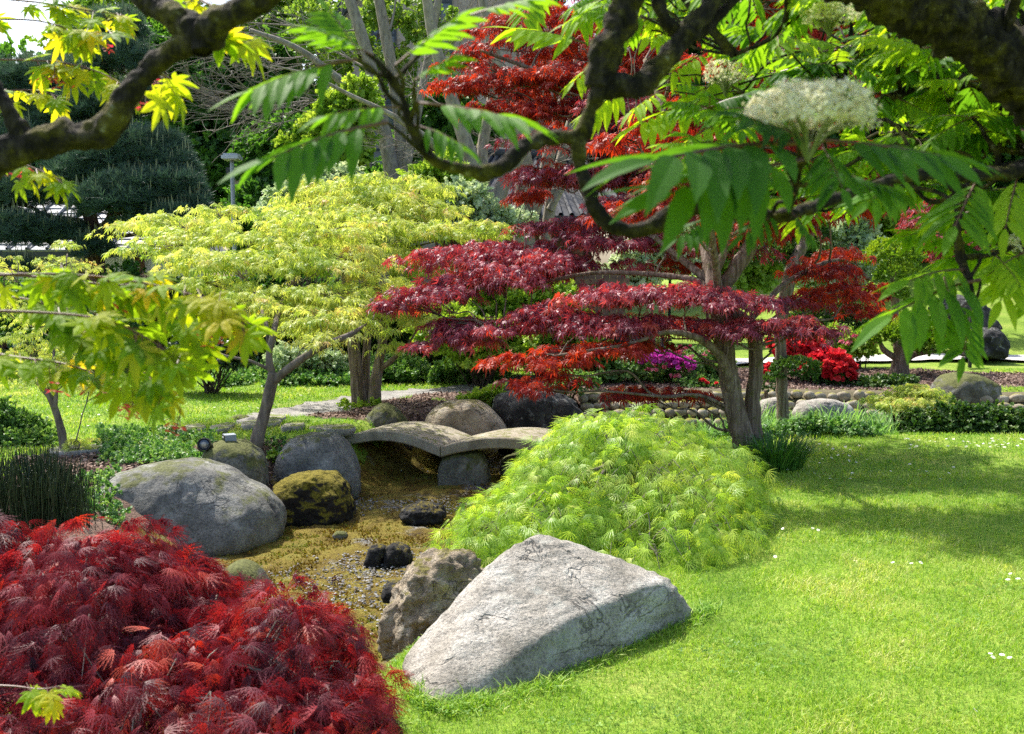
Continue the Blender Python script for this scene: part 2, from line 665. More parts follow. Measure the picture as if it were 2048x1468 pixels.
def rockmat(name, base, dark, light, lichen=.25, mossc=None, moss=0.0, scale=1.0, bstr=.6, crack=.5):
    m, n, b = mat(name)
    co = nd(n, "ShaderNodeTexCoord").outputs["Object"]
    big = noise(n, 3.2 * scale, 5, .6, co)
    r = ramp(n, [(.3, dark), (.48, base), (.68, light)])
    n.links.new(big.outputs[0], r.inputs[0])
    sp = noise(n, 60 * scale, 4, .75, co)
    r2 = ramp(n, [(.36, .35), (.5, 1.0), (.64, 1.35)])
    n.links.new(sp.outputs[0], r2.inputs[0])
    c = mixc(n, .75, r.outputs[0], r2.outputs[0], 'MULTIPLY')
    li = noise(n, 7 * scale, 6, .7, co)
    r3 = ramp(n, [(.56, 0.0), (.64, lichen)])
    n.links.new(li.outputs[0], r3.inputs[0])
    c = mixc(n, r3.outputs[0], c, (.42, .43, .38))
    st = noise(n, 2.2 * scale, 4, .6, co, (1, 1, .35))
    r5 = ramp(n, [(.55, 0.0), (.72, .55)])
    n.links.new(st.outputs[0], r5.inputs[0])
    c = mixc(n, r5.outputs[0], c, [q * .45 for q in dark])
    if moss > 0:
        ge = nd(n, "ShaderNodeNewGeometry")
        sx = nd(n, "ShaderNodeSeparateXYZ")
        n.links.new(ge.outputs["Normal"], sx.inputs[0])
        mn = noise(n, 5 * scale, 6, .7, co)
        s1 = nd(n, "ShaderNodeMath", operation='MULTIPLY_ADD')
        n.links.new(sx.outputs[2], s1.inputs[0])
        s1.inputs[1].default_value = .45
        n.links.new(mn.outputs[0], s1.inputs[2])
        r4 = ramp(n, [(1.0 - moss, 0.0), (min(1, 1.1 - moss), 1.0)])
        n.links.new(s1.outputs[0], r4.inputs[0])
        mf = noise(n, 45, 3, .7, co)
        r6 = ramp(n, [(.3, [q * .4 for q in mossc]), (.65, mossc)])
        n.links.new(mf.outputs[0], r6.inputs[0])
        c = mixc(n, r4.outputs[0], c, r6.outputs[0])
    ck = noise(n, 1.5 * scale, 5, .6, co, (1, 1, 2.2))
    ck.inputs["Distortion"].default_value = .8
    kr = ramp(n, [(.485, 1.0), (.5, 0.0), (.515, 1.0)])
    n.links.new(ck.outputs[0], kr.inputs[0])
    cm = noise(n, 2.3 * scale, 2, .5, co)
    cmr = ramp(n, [(.48, 0.0), (.56, crack)])
    n.links.new(cm.outputs[0], cmr.inputs[0])
    kk = mixc(n, cmr.outputs[0], (1, 1, 1), kr.outputs[0])
    c = mixc(n, .72, c, kk, 'MULTIPLY')
    n.links.new(c, b.inputs["Base Color"])
    b.inputs["Roughness"].default_value = .92
    b.inputs["Specular IOR Level"].default_value = .25
    bn = noise(n, 16 * scale, 8, .7, co)
    vo = nd(n, "ShaderNodeTexNoise", noise_type='RIDGED_MULTIFRACTAL') if False else noise(n, 3.5 * scale, 8, .75, co, (1, 1, 2.6))
    ma = nd(n, "ShaderNodeMath", operation='MULTIPLY_ADD')
    n.links.new(vo.outputs[0], ma.inputs[0])
    ma.inputs[1].default_value = crack * 3
    n.links.new(bn.outputs[0], ma.inputs[2])
    mb2 = nd(n, "ShaderNodeMath", operation='MULTIPLY_ADD')
    n.links.new(kk, mb2.inputs[0])
    mb2.inputs[1].default_value = 1.2
    n.links.new(ma.outputs[0], mb2.inputs[2])
    bump(n, b, mb2.outputs[0], bstr, .03)
    return m


def bark(name, c0, c1, c2, moss=.0, mossc=(.22, .2, .04), stretch=(1, 1, .12), sc=30, bstr=.7, dist=.015):
    m, n, b = mat(name)
    co = nd(n, "ShaderNodeTexCoord").outputs["Object"]
    t = noise(n, sc, 6, .65, co, stretch)
    r = ramp(n, [(.32, c0), (.5, c1), (.7, c2)])
    n.links.new(t.outputs[0], r.inputs[0])
    c = r.outputs[0]
    if moss > 0:
        t2 = noise(n, 14, 6, .7, co)
        r2 = ramp(n, [(.62 - .3 * moss, 0.0), (.7 - .2 * moss, .9)])
        n.links.new(t2.outputs[0], r2.inputs[0])
        t3 = noise(n, 70, 3, .7, co)
        r3 = ramp(n, [(.35, [q * .4 for q in mossc]), (.6, mossc), (.75, (.4, .4, .3))])
        n.links.new(t3.outputs[0], r3.inputs[0])
        c = mixc(n, r2.outputs[0], c, r3.outputs[0])
    n.links.new(c, b.inputs["Base Color"])
    b.inputs["Roughness"].default_value = .9
    b.inputs["Specular IOR Level"].default_value = .2
    bump(n, b, t.outputs[0], bstr, dist)
    return m


M = {}
M['red'] = leaf("red_maple_leaf", [(0, (.095, .018, .040)), (.35, (.21, .045, .078)), (.7, (.37, .10, .14)), (.97, (.48, .10, .06))],
                .40, (1.8, .65, .42), .48, .42, 1.1, .42)
M['redtop'] = leaf("scarlet_maple_leaf", [(0, (.11, .010, .016)), (.45, (.27, .022, .018)), (.9, (.46, .06, .014))], .45, (1.7, 1.2, .6), .5, .3, 1.1, .3)
M['lace_red'] = leaf("red_lace_leaf", [(0, (.046, .009, .019)), (.4, (.135, .017, .030)), (.75, (.30, .032, .042)), (1, (.44, .07, .035))],
                     .33, (2.0, .8, .6), .5, .3, 2.0, .42)
M['lace_green'] = leaf("green_lace_leaf", [(0, (.14, .28, .035)), (.5, (.32, .49, .065)), (1, (.58, .64, .14))], .42, (1.3, 1.3, .55), .45, .35, 2.2, .4)
M['yellow'] = leaf("yellow_maple_leaf", [(0, (.24, .38, .06)), (.4, (.46, .56, .12)), (.82, (.68, .70, .24)), (1, (.66, .44, .2))],
                   .48, (1.25, 1.2, .6), .5, .3, .8, .35)
M['lime'] = leaf("lime_leaf", [(0, (.15, .3, .03)), (.5, (.3, .45, .05)), (1, (.46, .55, .1))], .45, (1.2, 1.2, .6), .5, .3, .8, .3)
M['fgmaple'] = leaf("near_maple_leaf", [(0, (.10, .20, .02)), (.4, (.20, .31, .025)), (.75, (.42, .42, .035)), (1, (.55, .38, .05))],
                     .6, (1.9, 1.8, .4), .6, .15, 3.0, .35)
M['rowan'] = leaf("rowan_leaf", [(0, (.028, .085, .020)), (.4, (.06, .16, .022)), (.75, (.14, .27, .025)), (1, (.26, .38, .035))], .52, (2.6, 2.3, .5), .6, .15, 2.0, .35)
M['wood'] = leaf("wood_leaf", [(0, (.025, .075, .018)), (.5, (.06, .16, .025)), (1, (.13, .27, .04))], .4, (1.5, 1.5, .7), .5, .3, .35, .4)
M['woodlight'] = leaf("light_wood_leaf", [(0, (.10, .2, .03)), (.5, (.2, .33, .04)), (1, (.34, .44, .08))], .4, (1.3, 1.3, .7), .5, .3, .35, .4)
M['pine'] = leaf("pine_needle", [(0, (.025, .06, .042)), (.5, (.06, .115, .08)), (1, (.12, .18, .115))], .2, (1.2, 1.3, 1), .5, .3, .5, .35)
M['candle'] = plain("pine_candle", (.22, .23, .12), .7)
M['pale'] = leaf("pale_leaf", [(0, (.25, .38, .2)), (.5, (.45, .55, .33)), (1, (.65, .7, .5))], .35, (1.1, 1.1, .8), .5, .3, .6, .3)
M['dark'] = leaf("dark_leaf", [(0, (.012, .03, .016)), (.5, (.025, .055, .026)), (1, (.05, .09, .035))], .15, (1.4, 1.5, .8), .3, .6, 1, .35)
M['box'] = leaf("clipped_leaf", [(0, (.07, .16, .015)), (.5, (.17, .30, .02)), (1, (.33, .43, .03))], .35, (1.3, 1.3, .5), .45, .35, 2.0, .4)
M['boxdark'] = leaf("yew_leaf", [(0, (.025, .065, .015)), (.5, (.05, .12, .02)), (1, (.12, .2, .03))], .3, (1.3, 1.3, .6), .45, .35, 2.0, .4)
M['cover'] = leaf("groundcover_leaf", [(0, (.06, .16, .035)), (.5, (.12, .27, .06)), (1, (.28, .42, .13))], .35, (1.3, 1.3, .7), .45, .4, 1.2, .35)
M['shrub'] = leaf("shrub_leaf", [(0, (.06, .15, .035)), (.5, (.13, .26, .06)), (1, (.25, .38, .10))], .4, (1.3, 1.3, .7), .45, .35, 1.5, .35)
M['hedge'] = leaf("hedge_leaf", [(0, (.03, .06, .018)), (.5, (.06, .11, .025)), (1, (.16, .2, .04))], .3, (1.4, 1.3, .6), .45, .3, 1.5, .4)
M['goldtop'] = leaf("golden_hedge_leaf", [(0, (.3, .26, .03)), (.5, (.48, .4, .04)), (1, (.6, .48, .07))], .4, (1.2, 1.1, .6), .5, .3, 1.5, .3)
M['grass'] = leaf("grass_blade", [(0, (.085, .21, .022)), (.4, (.195, .37, .03)), (.75, (.36, .49, .055)), (1, (.60, .58, .24))], .4, (1.2, 1.25, .55), .5, .3, 1.3, .5)
M['sedge'] = leaf("sedge_blade", [(0, (.10, .24, .06)), (.5, (.2, .38, .10)), (1, (.34, .5, .16))], .42, (1.2, 1.25, .7), .42, .4, 1, .3)
M['iris'] = leaf("iris_blade", [(0, (.03, .10, .02)), (.5, (.07, .2, .03)), (1, (.16, .32, .05))], .35, (1.3, 1.3, .6), .4, .4, 1, .3)
M['rush'] = leaf("rush_stem", [(0, (.008, .02, .008)), (.5, (.018, .04, .014)), (1, (.05, .075, .03))], .1, (1.2, 1.2, .8), .35, .5, 1, .3)
M['azalea'] = leaf("red_azalea_petal", [(0, (.5, .015, .03)), (.5, (.68, .03, .045)), (1, (.8, .10, .10))], .3, (1.2, 1, 1), .5, .3, 2, .3)
M['magenta'] = leaf("magenta_petal", [(0, (.42, .02, .30)), (.6, (.58, .05, .42)), (1, (.66, .18, .52))], .3, (1.2, 1, 1.2), .5, .3, 2, .3)
M['pink'] = leaf("pink_petal", [(0, (.5, .06, .12)), (.5, (.6, .14, .2)), (1, (.62, .3, .3))], .3, (1.2, 1, 1), .5, .3, 2, .3)
M['samara'] = leaf("pink_samara", [(0, (.5, .03, .07)), (.5, (.65, .06, .10)), (1, (.6, .14, .10))], .45, (1.4, 1, 1), .4, .4, 2, .3)
M['corymb'] = leaf("rowan_blossom", [(0, (.6, .55, .34)), (.5, (.8, .77, .58)), (1, (.9, .88, .74))], .35, (1, 1, .9), .6, .2, 6, .3)
M['petal'] = plain("daisy_petal", (.8, .8, .78), .5)
M['daisyeye'] = plain("daisy_eye", (.6, .42, .03), .6)
M['greenstalk'] = plain("blossom_stalk", (.16, .20, .06), .6)
M['stalk'] = plain("red_leaf_stalk", (.12, .05, .03), .5)
M['twig'] = bark("twig_bark", (.035, .025, .018), (.07, .05, .035), (.14, .11, .08), 0)
M['greytwig'] = bark("grey_twig_bark", (.13, .11, .09), (.22, .19, .16), (.34, .3, .26), 0)
M['bark_red'] = bark("maple_bark", (.06, .042, .030), (.17, .125, .092), (.33, .27, .22), .28, (.16, .15, .05), (1, 1, .07), 34, .8)
M['bark_grey'] = bark("smooth_grey_bark", (.14, .12, .09), (.26, .23, .18), (.36, .32, .26), .15, (.22, .22, .1), (1, 1, .4), 10, .25)
M['bark_young'] = bark("young_maple_bark", (.07, .055, .045), (.16, .13, .105), (.26, .22, .18), .2, (.18, .18, .08), (1, 1, .25), 16, .4)
M['bark_pine'] = bark("pine_bark", (.05, .03, .025), (.12, .07, .055), (.2, .13, .11), 0, sc=20)
M['bark_near'] = bark("near_bark", (.007, .006, .005), (.022, .018, .013), (.075, .062, .045), .42, (.13, .115, .018), (1, 1, .45), 55, 1.0, .02)
M['rock_hero'] = rockmat("pale_boulder_stone", (.325, .302, .262), (.20, .185, .155), (.46, .44, .40), .5, None, 0, 1.15, .65, .8)
M['rock_grey'] = rockmat("grey_boulder_stone", (.16, .16, .145), (.085, .085, .08), (.25, .245, .22), .3, (.12, .13, .05), .12, 1.0, .5, .5)
M['rock_green'] = rockmat("greenish_boulder_stone", (.12, .12, .095), (.06, .06, .05), (.2, .195, .16), .3, (.12, .13, .04), .3, 1.2, .5, .5)
M['rock_brown'] = rockmat("brown_boulder_stone", (.34, .28, .20), (.19, .15, .105), (.48, .42, .33), .35, (.2, .18, .05), .12, 1.8, .8, .8)
M['rock_dark'] = rockmat("dark_stone", (.030, .030, .031), (.014, .014, .015), (.07, .068, .066), .2, (.2, .16, .02), .12, 2.2, .9, .9)
M['rock_moss'] = rockmat("mossy_dark_stone", (.028, .024, .02), (.014, .012, .01), (.06, .05, .04), .05, (.23, .19, .02), .40, 1.6, .9, .8)
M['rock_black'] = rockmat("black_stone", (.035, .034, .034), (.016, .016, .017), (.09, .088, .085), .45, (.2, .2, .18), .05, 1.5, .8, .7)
M['step'] = rockmat("stepping_stone", (.30, .28, .24), (.2, .18, .15), (.42, .4, .35), .3, (.2, .24, .05), .1, 1.5, .5, .3)
M['slab'] = rockmat("bridge_granite", (.30, .265, .20), (.22, .195, .145), (.37, .335, .265), .12, (.2, .2, .08), .05, 2.5, .25, .2)
M['cobble'] = rockmat("cobble_stone", (.32, .28, .21), (.2, .17, .12), (.44, .4, .32), .2, (.26, .25, .04), .18, 1.2, .3, .2)
M['mortar'] = plain("cobble_mortar", (.11, .095, .055), .95, 0, .2, .4, 9)
M['black'] = plain("black_metal", (.012, .012, .014), .4, 0, .5)
M['greymetal'] = plain("grey_metal", (.24, .27, .31), .45, 0, .5, .06)
M['lamphead'] = plain("lamp_enamel", (.42, .46, .52), .4, 0, .5, .05)
M['lens'] = plain("lamp_lens", (.35, .33, .28), .15, 0, .8)
M['globe'] = plain("globe_lamp_glass", (.34, .40, .46), .2, 0, .6, .05)
M['gold'] = plain("gilt_metal", (.6, .45, .16), .35, .6)
M['tile'] = plain("dark_roof_tile", (.045, .048, .055), .75, 0, .25, .3, 3)
M['palerooftile'] = plain("pale_roof_tile", (.28, .29, .31), .65, 0, .3, .1, 3)
M['render'] = plain("white_render", (.62, .64, .65), .8, 0, .3, .08, 1)
M['timber'] = plain("brown_timber", (.11, .05, .03), .7, 0, .3, .35, 8)
M['fencewood'] = plain("fence_timber", (.2, .12, .08), .75, 0, .3, .3, 6)
M['glass'] = plain("window_glass", (.05, .07, .10), .08, 0, .8, .2, 1)
M['frame'] = plain("window_frame", (.03, .035, .05), .5)
M['blossomwhite'] = plain("white_petal", (.75, .75, .72), .6)


def groundmat(name, stops, scale, fine, bstr, bd, stops2=None):
    m, n, b = mat(name)
    co = nd(n, "ShaderNodeTexCoord").outputs["Object"]
    t = noise(n, scale, 6, .65, co)
    r = ramp(n, stops)
    n.links.new(t.outputs[0], r.inputs[0])
    c = r.outputs[0]
    f = noise(n, fine, 4, .7, co)
    r2 = ramp(n, [(.32, .45), (.5, 1.0), (.68, 1.4)])
    n.links.new(f.outputs[0], r2.inputs[0])
    c = mixc(n, .8, c, r2.outputs[0], 'MULTIPLY')
    n.links.new(c, b.inputs["Base Color"])
    b.inputs["Roughness"].default_value = .95
    b.inputs["Specular IOR Level"].default_value = .15
    bump(n, b, f.outputs[0], bstr, bd)
    return m, n, b, c


M['lawn'] = groundmat("lawn_soil", [(.35, (.11, .18, .02)), (.5, (.17, .26, .03)), (.68, (.25, .29, .06))], 1.4, 60, .6, .02)[0]
M['mulch'] = groundmat("bark_mulch", [(.3, (.09, .058, .042)), (.5, (.16, .105, .08)), (.7, (.23, .16, .125))], 5, 42, 1, .03)[0]
M['path'] = groundmat("gravel_path_stone", [(.3, (.17, .16, .15)), (.5, (.25, .24, .225)), (.7, (.33, .315, .29))], 3, 70, .8, .012)[0]
M['paving'] = groundmat("pale_path", [(.3, (.45, .42, .39)), (.6, (.52, .5, .47))], 1, 30, .2, .01)[0]
m_, n_, b_, c_ = groundmat("moss_and_gravel", [(.28, (.07, .048, .02)), (.42, (.14, .10, .022)), (.55, (.20, .16, .03)), (.72, (.15, .16, .035))], 4.5, 75, 1, .025)
_gv = noise(n_, 1.6, 4, .6)
_gr = ramp(n_, [(.58, 0.0), (.66, 1.0)])
n_.links.new(_gv.outputs[0], _gr.inputs[0])
_vo = nd(n_, "ShaderNodeTexVoronoi")
_vo.inputs["Scale"].default_value = 55
n_.links.new(nd(n_, "ShaderNodeTexCoord").outputs["Object"], _vo.inputs["Vector"])
_vr = ramp(n_, [(.1, (.07, .07, .065)), (.5, (.18, .175, .165)), (.9, (.34, .33, .31))])
n_.links.new(_vo.outputs["Color"], _vr.inputs[0])
n_.links.new(mixc(n_, _gr.outputs[0], c_, _vr.outputs[0]), b_.inputs["Base Color"])
M['moss'] = m_


def brick():
    m, n, b = mat("tan_brick")
    t = nd(n, "ShaderNodeTexBrick")
    t.inputs["Color1"].default_value = (.32, .235, .2, 1)
    t.inputs["Color2"].default_value = (.42, .33, .29, 1)
    t.inputs["Mortar"].default_value = (.36, .32, .29, 1)
    t.inputs["Scale"].default_value = 2.2
    t.inputs["Mortar Size"].default_value = .012
    mp = nd(n, "ShaderNodeMapping")
    mp.inputs["Rotation"].default_value = (math.pi / 2, 0, 0)
    n.links.new(nd(n, "ShaderNodeTexCoord").outputs["Object"], mp.inputs[0])
    n.links.new(mp.outputs[0], t.inputs[0])
    n.links.new(t.outputs[0], b.inputs["Base Color"])
    b.inputs["Roughness"].default_value = .9
    return m


M['brick'] = brick()
#@@SETTING

# ------------------------------------------------------------------ the ground, cut into lawn, mulch, path and stream bed
X0, X1, Y0, Y1, DX = -9.0, 10.0, 2.2, 17.0, 0.05
gx = np.arange(X0, X1 + 1e-6, DX)
gy = np.arange(Y0, Y1 + 1e-6, DX)
GX, GY = np.meshgrid(gx, gy, indexing='ij')
GZ = hz(GX, GY)
MULCH = [(-1.55, 12.1, 1.15, 1.0), (-2.35, 9.35, .75, .55), (-3.3, 8.7, 1.1, .5), (-3.3, 7.0, 1.5, 1.5), (5.6, 15.6, 3.2, 1.5), (2.2, 15.2, 2.2, 1.2), (0.3, 13.4, 1.6, .9)]


def zone(x, y):
    p = np.stack([x, y, 0 * x], -1)
    nz = .10 * vnoise(p * 3.1) + .06 * vnoise(p * 9 + 3)
    d = poly_dist(x, y, STREAM)
    z = np.zeros(np.shape(x), int)
    mul = np.zeros(np.shape(x), bool)
    for cx, cy, rx, ry in MULCH:
        mul |= ((x - cx) / rx) ** 2 + ((y - cy) / ry) ** 2 < 1 + nz * 2.2
    z[mul] = 1
    z[poly_dist(x, y, PATH) + nz < 0] = 2
    z[(d + nz < .42) & (y < 13.75)] = 3
    return z


gcx, gcy = (GX[:-1, :-1] + DX / 2), (GY[:-1, :-1] + DX / 2)
ZN = zone(gcx, gcy)
idx = np.arange(GX.size).reshape(GX.shape)
quads = np.stack([idx[:-1, :-1], idx[1:, :-1], idx[1:, 1:], idx[:-1, 1:]], -1)
gp = np.stack([GX, GY, 0 * GX], -1)
rough = np.stack([0 * GX, 0 * GX, 0 * GX])
for k, (nm, mt) in enumerate((("lawn", 'lawn'), ("mulch_bed", 'mulch'), ("gravel_path", 'path'), ("stream_bed", 'moss'))):
    q = quads[ZN == k]
    amp, fr = ((.006, 9), (.022, 12), (.008, 10), (.020, 9))[k]
    used, inv = np.unique(q.ravel(), return_inverse=True)
    V = np.stack([GX.ravel()[used], GY.ravel()[used], GZ.ravel()[used]], -1)
    pf = np.stack([V[:, 0], V[:, 1], 0 * V[:, 0]], -1)
    V[:, 2] += amp * fbm(pf * fr, 3)
    mb = MB()
    t = T.__new__(T)
    t.V, t.L, t.S = V, inv.astype(np.int64), np.full(len(q), 4, np.int64)
    t.M = np.zeros(len(q), np.int64)
    mb.add(t, None)
    tag(mb.build(nm, M[mt], smooth=True), None, None, None, "structure")

fx = np.concatenate([np.arange(-120, X0, 3), np.arange(X0, X1 + .1, 1.0), np.arange(X1 + 1, 120, 3)])
fy = np.concatenate([np.arange(-20, Y0, 1.5), np.arange(Y0, Y1, .74), np.arange(Y1 - .0, 36, 1), np.arange(37, 200, 6)])
FX, FY = np.meshgrid(fx, fy, indexing='ij')
FZ = hz(FX, FY) - .03
fi = np.arange(FX.size).reshape(FX.shape)
fq = np.stack([fi[:-1, :-1], fi[1:, :-1], fi[1:, 1:], fi[:-1, 1:]], -1)
mx_, my_ = (FX[:-1, :-1] + FX[1:, 1:]) / 2, (FY[:-1, :-1] + FY[1:, 1:]) / 2
inside = (mx_ > X0 + .2) & (mx_ < X1 - .2) & (my_ > Y0 + .2) & (my_ < Y1 - .9)
t = T.__new__(T)
t.V = np.stack([FX, FY, FZ], -1).reshape(-1, 3)
fq = fq[~inside]
t.L, t.S, t.M = fq.ravel().astype(np.int64), np.full(len(fq), 4, np.int64), np.zeros(len(fq), np.int64)
mb = MB()
mb.add(t, None)
tag(mb.build("ground", M['lawn'], smooth=True), None, None, None, "structure")


def ribbon(name, pts, mt, lift=.012):
    q = catmull(pts, 12)
    c = q[:, :2]
    tn = nrm(np.gradient(c, axis=0))
    nr = np.stack([-tn[:, 1], tn[:, 0]], -1)
    mb = MB()
    K = 5
    V = []
    for s in np.linspace(-1, 1, K):
        e = c + nr * (q[:, 2] * s * (1 + .08 * np.sin(np.arange(len(c)) * 1.7 + s)))[:, None]
        V.append(np.column_stack([e, hz(e[:, 0], e[:, 1]) + lift]))
    V = np.stack(V, 1).reshape(-1, 3)
    fs = [(i * K + j, (i + 1) * K + j, (i + 1) * K + j + 1, i * K + j + 1) for i in range(len(c) - 1) for j in range(K - 1)]
    mb.add(V, fs)
    tag(mb.build(name, M[mt], smooth=True), None, None, None, "structure")


ribbon("path", [(2.0, 24.5, .8), (2.3, 21, .75), (3.0, 18.6, .7), (4.6, 18.6, .6), (6.5, 19.0, .6), (9.0, 19.3, .65), (14, 19.2, .7)], 'paving', .02)


# ------------------------------------------------------------------ grass, one sheet of blades
def blades(n_try, dens, x0, x1, y0, y1, zn, hmin, hmax, wid, seed):
    r = np.random.default_rng(seed)
    y = y0 * (y1 / y0) ** r.random(n_try)                 # denser near the camera
    x = r.uniform(-1, 1, n_try) * (y * .56 + .3)
    m = (x > x0) & (x < x1)
    x, y = x[m], y[m]
    keep = zone(x, y) == zn
    x, y = x[keep], y[keep]
    pn = np.stack([x, y, 0 * x], -1)
    tuftn = vnoise(pn * 5) * .5 + vnoise(pn * 1.7) * .5
    h = r.uniform(hmin, hmax, len(x)) * (1 + .45 * tuftn) * np.clip(.75 + y / 22, .8, 1.3)
    a = r.uniform(0, 2 * math.pi, len(x))
    up = np.stack([np.cos(a) * .5, np.sin(a) * .5, np.ones(len(x))], -1) + r.normal(0, .25, (len(x), 3))
    f = nrm(np.stack([np.cos(a), np.sin(a), 0 * a], -1))
    z = nrm(up)
    xx = nrm(np.cross(f, z))
    yy = np.cross(z, xx)
    return np.stack([x, y, hz(x, y) - .004], -1), np.stack([xx, yy, z], -1), h, np.clip(.5 + .4 * tuftn + r.normal(0, .2, len(x)), 0, 1), np.clip(y / 7, .8, 2)


mb = MB()
for k, bl in enumerate(BLADE):
    p, R, h, rn, wf = blades(175000, 1, -9, 10, 2.9, 17, 0, .022, .05, 1, 20 + k)
    # widen with distance so that far blades stay visible
    R = R.copy()
    R[:, :, 0] *= (1.35 * wf)[:, None]
    mb.scatter(bl, p, R, h, 0, rn)
r = np.random.default_rng(91)                  # longer uncut blades against the big rock and the trunk
t_ = r.random(1500)
ln = np.array([(-.42, 3.95), (-.30, 3.76), (.10, 3.96), (.46, 4.38), (.92, 4.80), (1.0, 4.95)])
lx, ly = np.interp(t_ * 5, range(6), ln[:, 0]), np.interp(t_ * 5, range(6), ln[:, 1])
x, y = lx + r.normal(.01, .03, 1500), ly + r.normal(-.015, .03, 1500)
a = r.uniform(0, 6.28, 200)
x, y = np.concatenate([x, 2.1 + .26 * np.cos(a)]), np.concatenate([y, 8.88 + .2 * np.sin(a)])
n = len(x)
a = r.uniform(0, 6.28, n)
f = np.stack([np.cos(a), np.sin(a), 0 * a], -1)
z = nrm(f * .4 + [0, 0, 1] + r.normal(0, .22, (n, 3)))
xx = nrm(np.cross(f, z))
R = np.stack([xx, np.cross(z, xx), z], -1)
mb.scatter(BLADE[1], np.stack([x, y, hz(x, y) - .004], -1), R, r.uniform(.035, .085, n), 0, np.clip(r.normal(.45, .2, n), 0, 1))
tag(mb.build("grass", M['grass']), None, None, None, "stuff")

TREF = T([(0, 0, 0)] + [(q * math.cos(a + d), q * math.sin(a + d), .1 * q) for a in (0, 2.1, 4.2) for q, d in ((.6, -.5), (1, -.3), (.9, 0), (1, .3), (.6, .5))],
         [(0, 1 + 5 * k, 2 + 5 * k, 3 + 5 * k, 4 + 5 * k, 5 + 5 * k) for k in range(3)])
mb = MB()
r = np.random.default_rng(61)
y = 3.2 * (9.5 / 3.2) ** r.random(16000)
x = r.uniform(-.6, .6, 16000) * y
k = (zone(x, y) == 0) & (fbm(np.stack([x, y, 0 * x], -1) * 1.9 + 2, 3) + r.normal(0, .12, len(x)) > .5)
x, y = x[k], y[k]
n = len(x)
R = frames(nrm(r.normal(0, 1, (n, 3)) * [1, 1, .1]), nrm(np.array([0, 0, 1.]) + r.normal(0, .35, (n, 3))))
mb.scatter(TREF, np.stack([x, y, hz(x, y) + r.uniform(.02, .042, n)], -1), R, r.uniform(.008, .015, n))
M['clover'] = leaf("clover_leaf", [(0, (.07, .17, .025)), (.5, (.14, .28, .04)), (1, (.26, .40, .08))], .35, (1.2, 1.2, .6), .55, .25, 2, .2)
tag(mb.build("clover", M['clover']), None, None, None, "stuff")

# loose bark chips and bed pebbles
mb = MB()
r = np.random.default_rng(5)
x, y = r.uniform(-4.5, 9, 90000), r.uniform(8, 17, 90000)
k = zone(x, y) == 1
x, y = x[k], y[k]
n = len(x)
chip = T([(-.5, -.2, 0), (.5, -.15, .1), (.45, .2, .15), (-.45, .15, .05)], [(0, 1, 2, 3)])
R = frames(nrm(r.normal(0, 1, (n, 3)) * [1, 1, .35]), nrm(np.array([0, 0, 1.]) + r.normal(0, .4, (n, 3))))
mb.scatter(chip, np.stack([x, y, hz(x, y) + .018], -1), R, r.uniform(.025, .06, n))
M['chip'] = leaf("bark_chip", [(0, (.08, .045, .035)), (.5, (.17, .11, .085)), (1, (.34, .25, .2))], 0, None, .9, .2, 1, .2)
tag(mb.build("bark_chips", M['chip']), None, None, None, "stuff")

ico = T([(0, 0, .6), (.9, 0, .1), (.3, .8, .1), (-.7, .5, .1), (-.7, -.5, .1), (.3, -.8, .1), (0, 0, -.4)],
        [(0, 1, 2), (0, 2, 3), (0, 3, 4), (0, 4, 5), (0, 5, 1), (6, 2, 1), (6, 3, 2), (6, 4, 3), (6, 5, 4), (6, 1, 5)])
mb = MB()
x, y = r.uniform(-3.2, 1.6, 60000), r.uniform(4, 13, 60000)
g = fbm(np.stack([x, y, 0 * x], -1) * 1.1 + 9, 3)
k = (zone(x, y) == 3) & (g + r.normal(0, .22, len(x)) > .42)
x, y = x[k], y[k]
n = len(x)
R = frames(nrm(r.normal(0, 1, (n, 3)) * [1, 1, .2]), nrm(np.array([0, 0, 1.]) + r.normal(0, .2, (n, 3))))
mb.scatter(ico, np.stack([x, y, hz(x, y) + .006], -1), R, .006 + .012 * r.random(n) ** 2.2)
M['pebble'] = leaf("bed_pebble", [(0, (.07, .067, .064)), (.5, (.16, .155, .148)), (1, (.38, .37, .355))], 0, None, .8, .3, 1, .1)
tag(mb.build("gravel", M['pebble']), None, None, None, "stuff")

mb = MB()                                      # moss cushions
x, y = r.uniform(-3.3, 1.4, 130000), r.uniform(4, 13, 130000)
g = fbm(np.stack([x, y, 0 * x], -1) * 2.3 + 4, 3)
k = (zone(x, y) == 3) & (g + r.normal(0, .3, len(x)) > .05)
x, y, g = x[k], y[k], g[k]
n = len(x)
M['mossleaf'] = leaf("moss_tip", [(0, (.08, .045, .015)), (.35, (.17, .10, .018)), (.65, (.23, .18, .026)), (1, (.20, .24, .04))], .2, (1.2, 1.2, .6), .8, .1, 2.6, .45)
R = frames(nrm(r.normal(0, .8, (n, 3)) + [0, 0, .9]), nrm(r.normal(0, 1, (n, 3))))
mb.scatter(DIA, np.stack([x, y, hz(x, y) - .002], -1), R, r.uniform(.012, .03, n), 0, np.clip(.45 + .3 * g + r.normal(0, .2, n), 0, 1))
tag(mb.build("moss", M['mossleaf']), None, None, None, "stuff")


# ------------------------------------------------------------------ rocks
def hull_planes(pts):
    bm = bmesh.new()
    for p in pts:
        bm.verts.new([float(c) for c in p])
    bmesh.ops.convex_hull(bm, input=bm.verts)
    bm.normal_update()
    out = [(np.array(f.normal), float(np.dot(f.normal, f.verts[0].co))) for f in bm.faces]
    bm.free()
    return out


_ico = {}


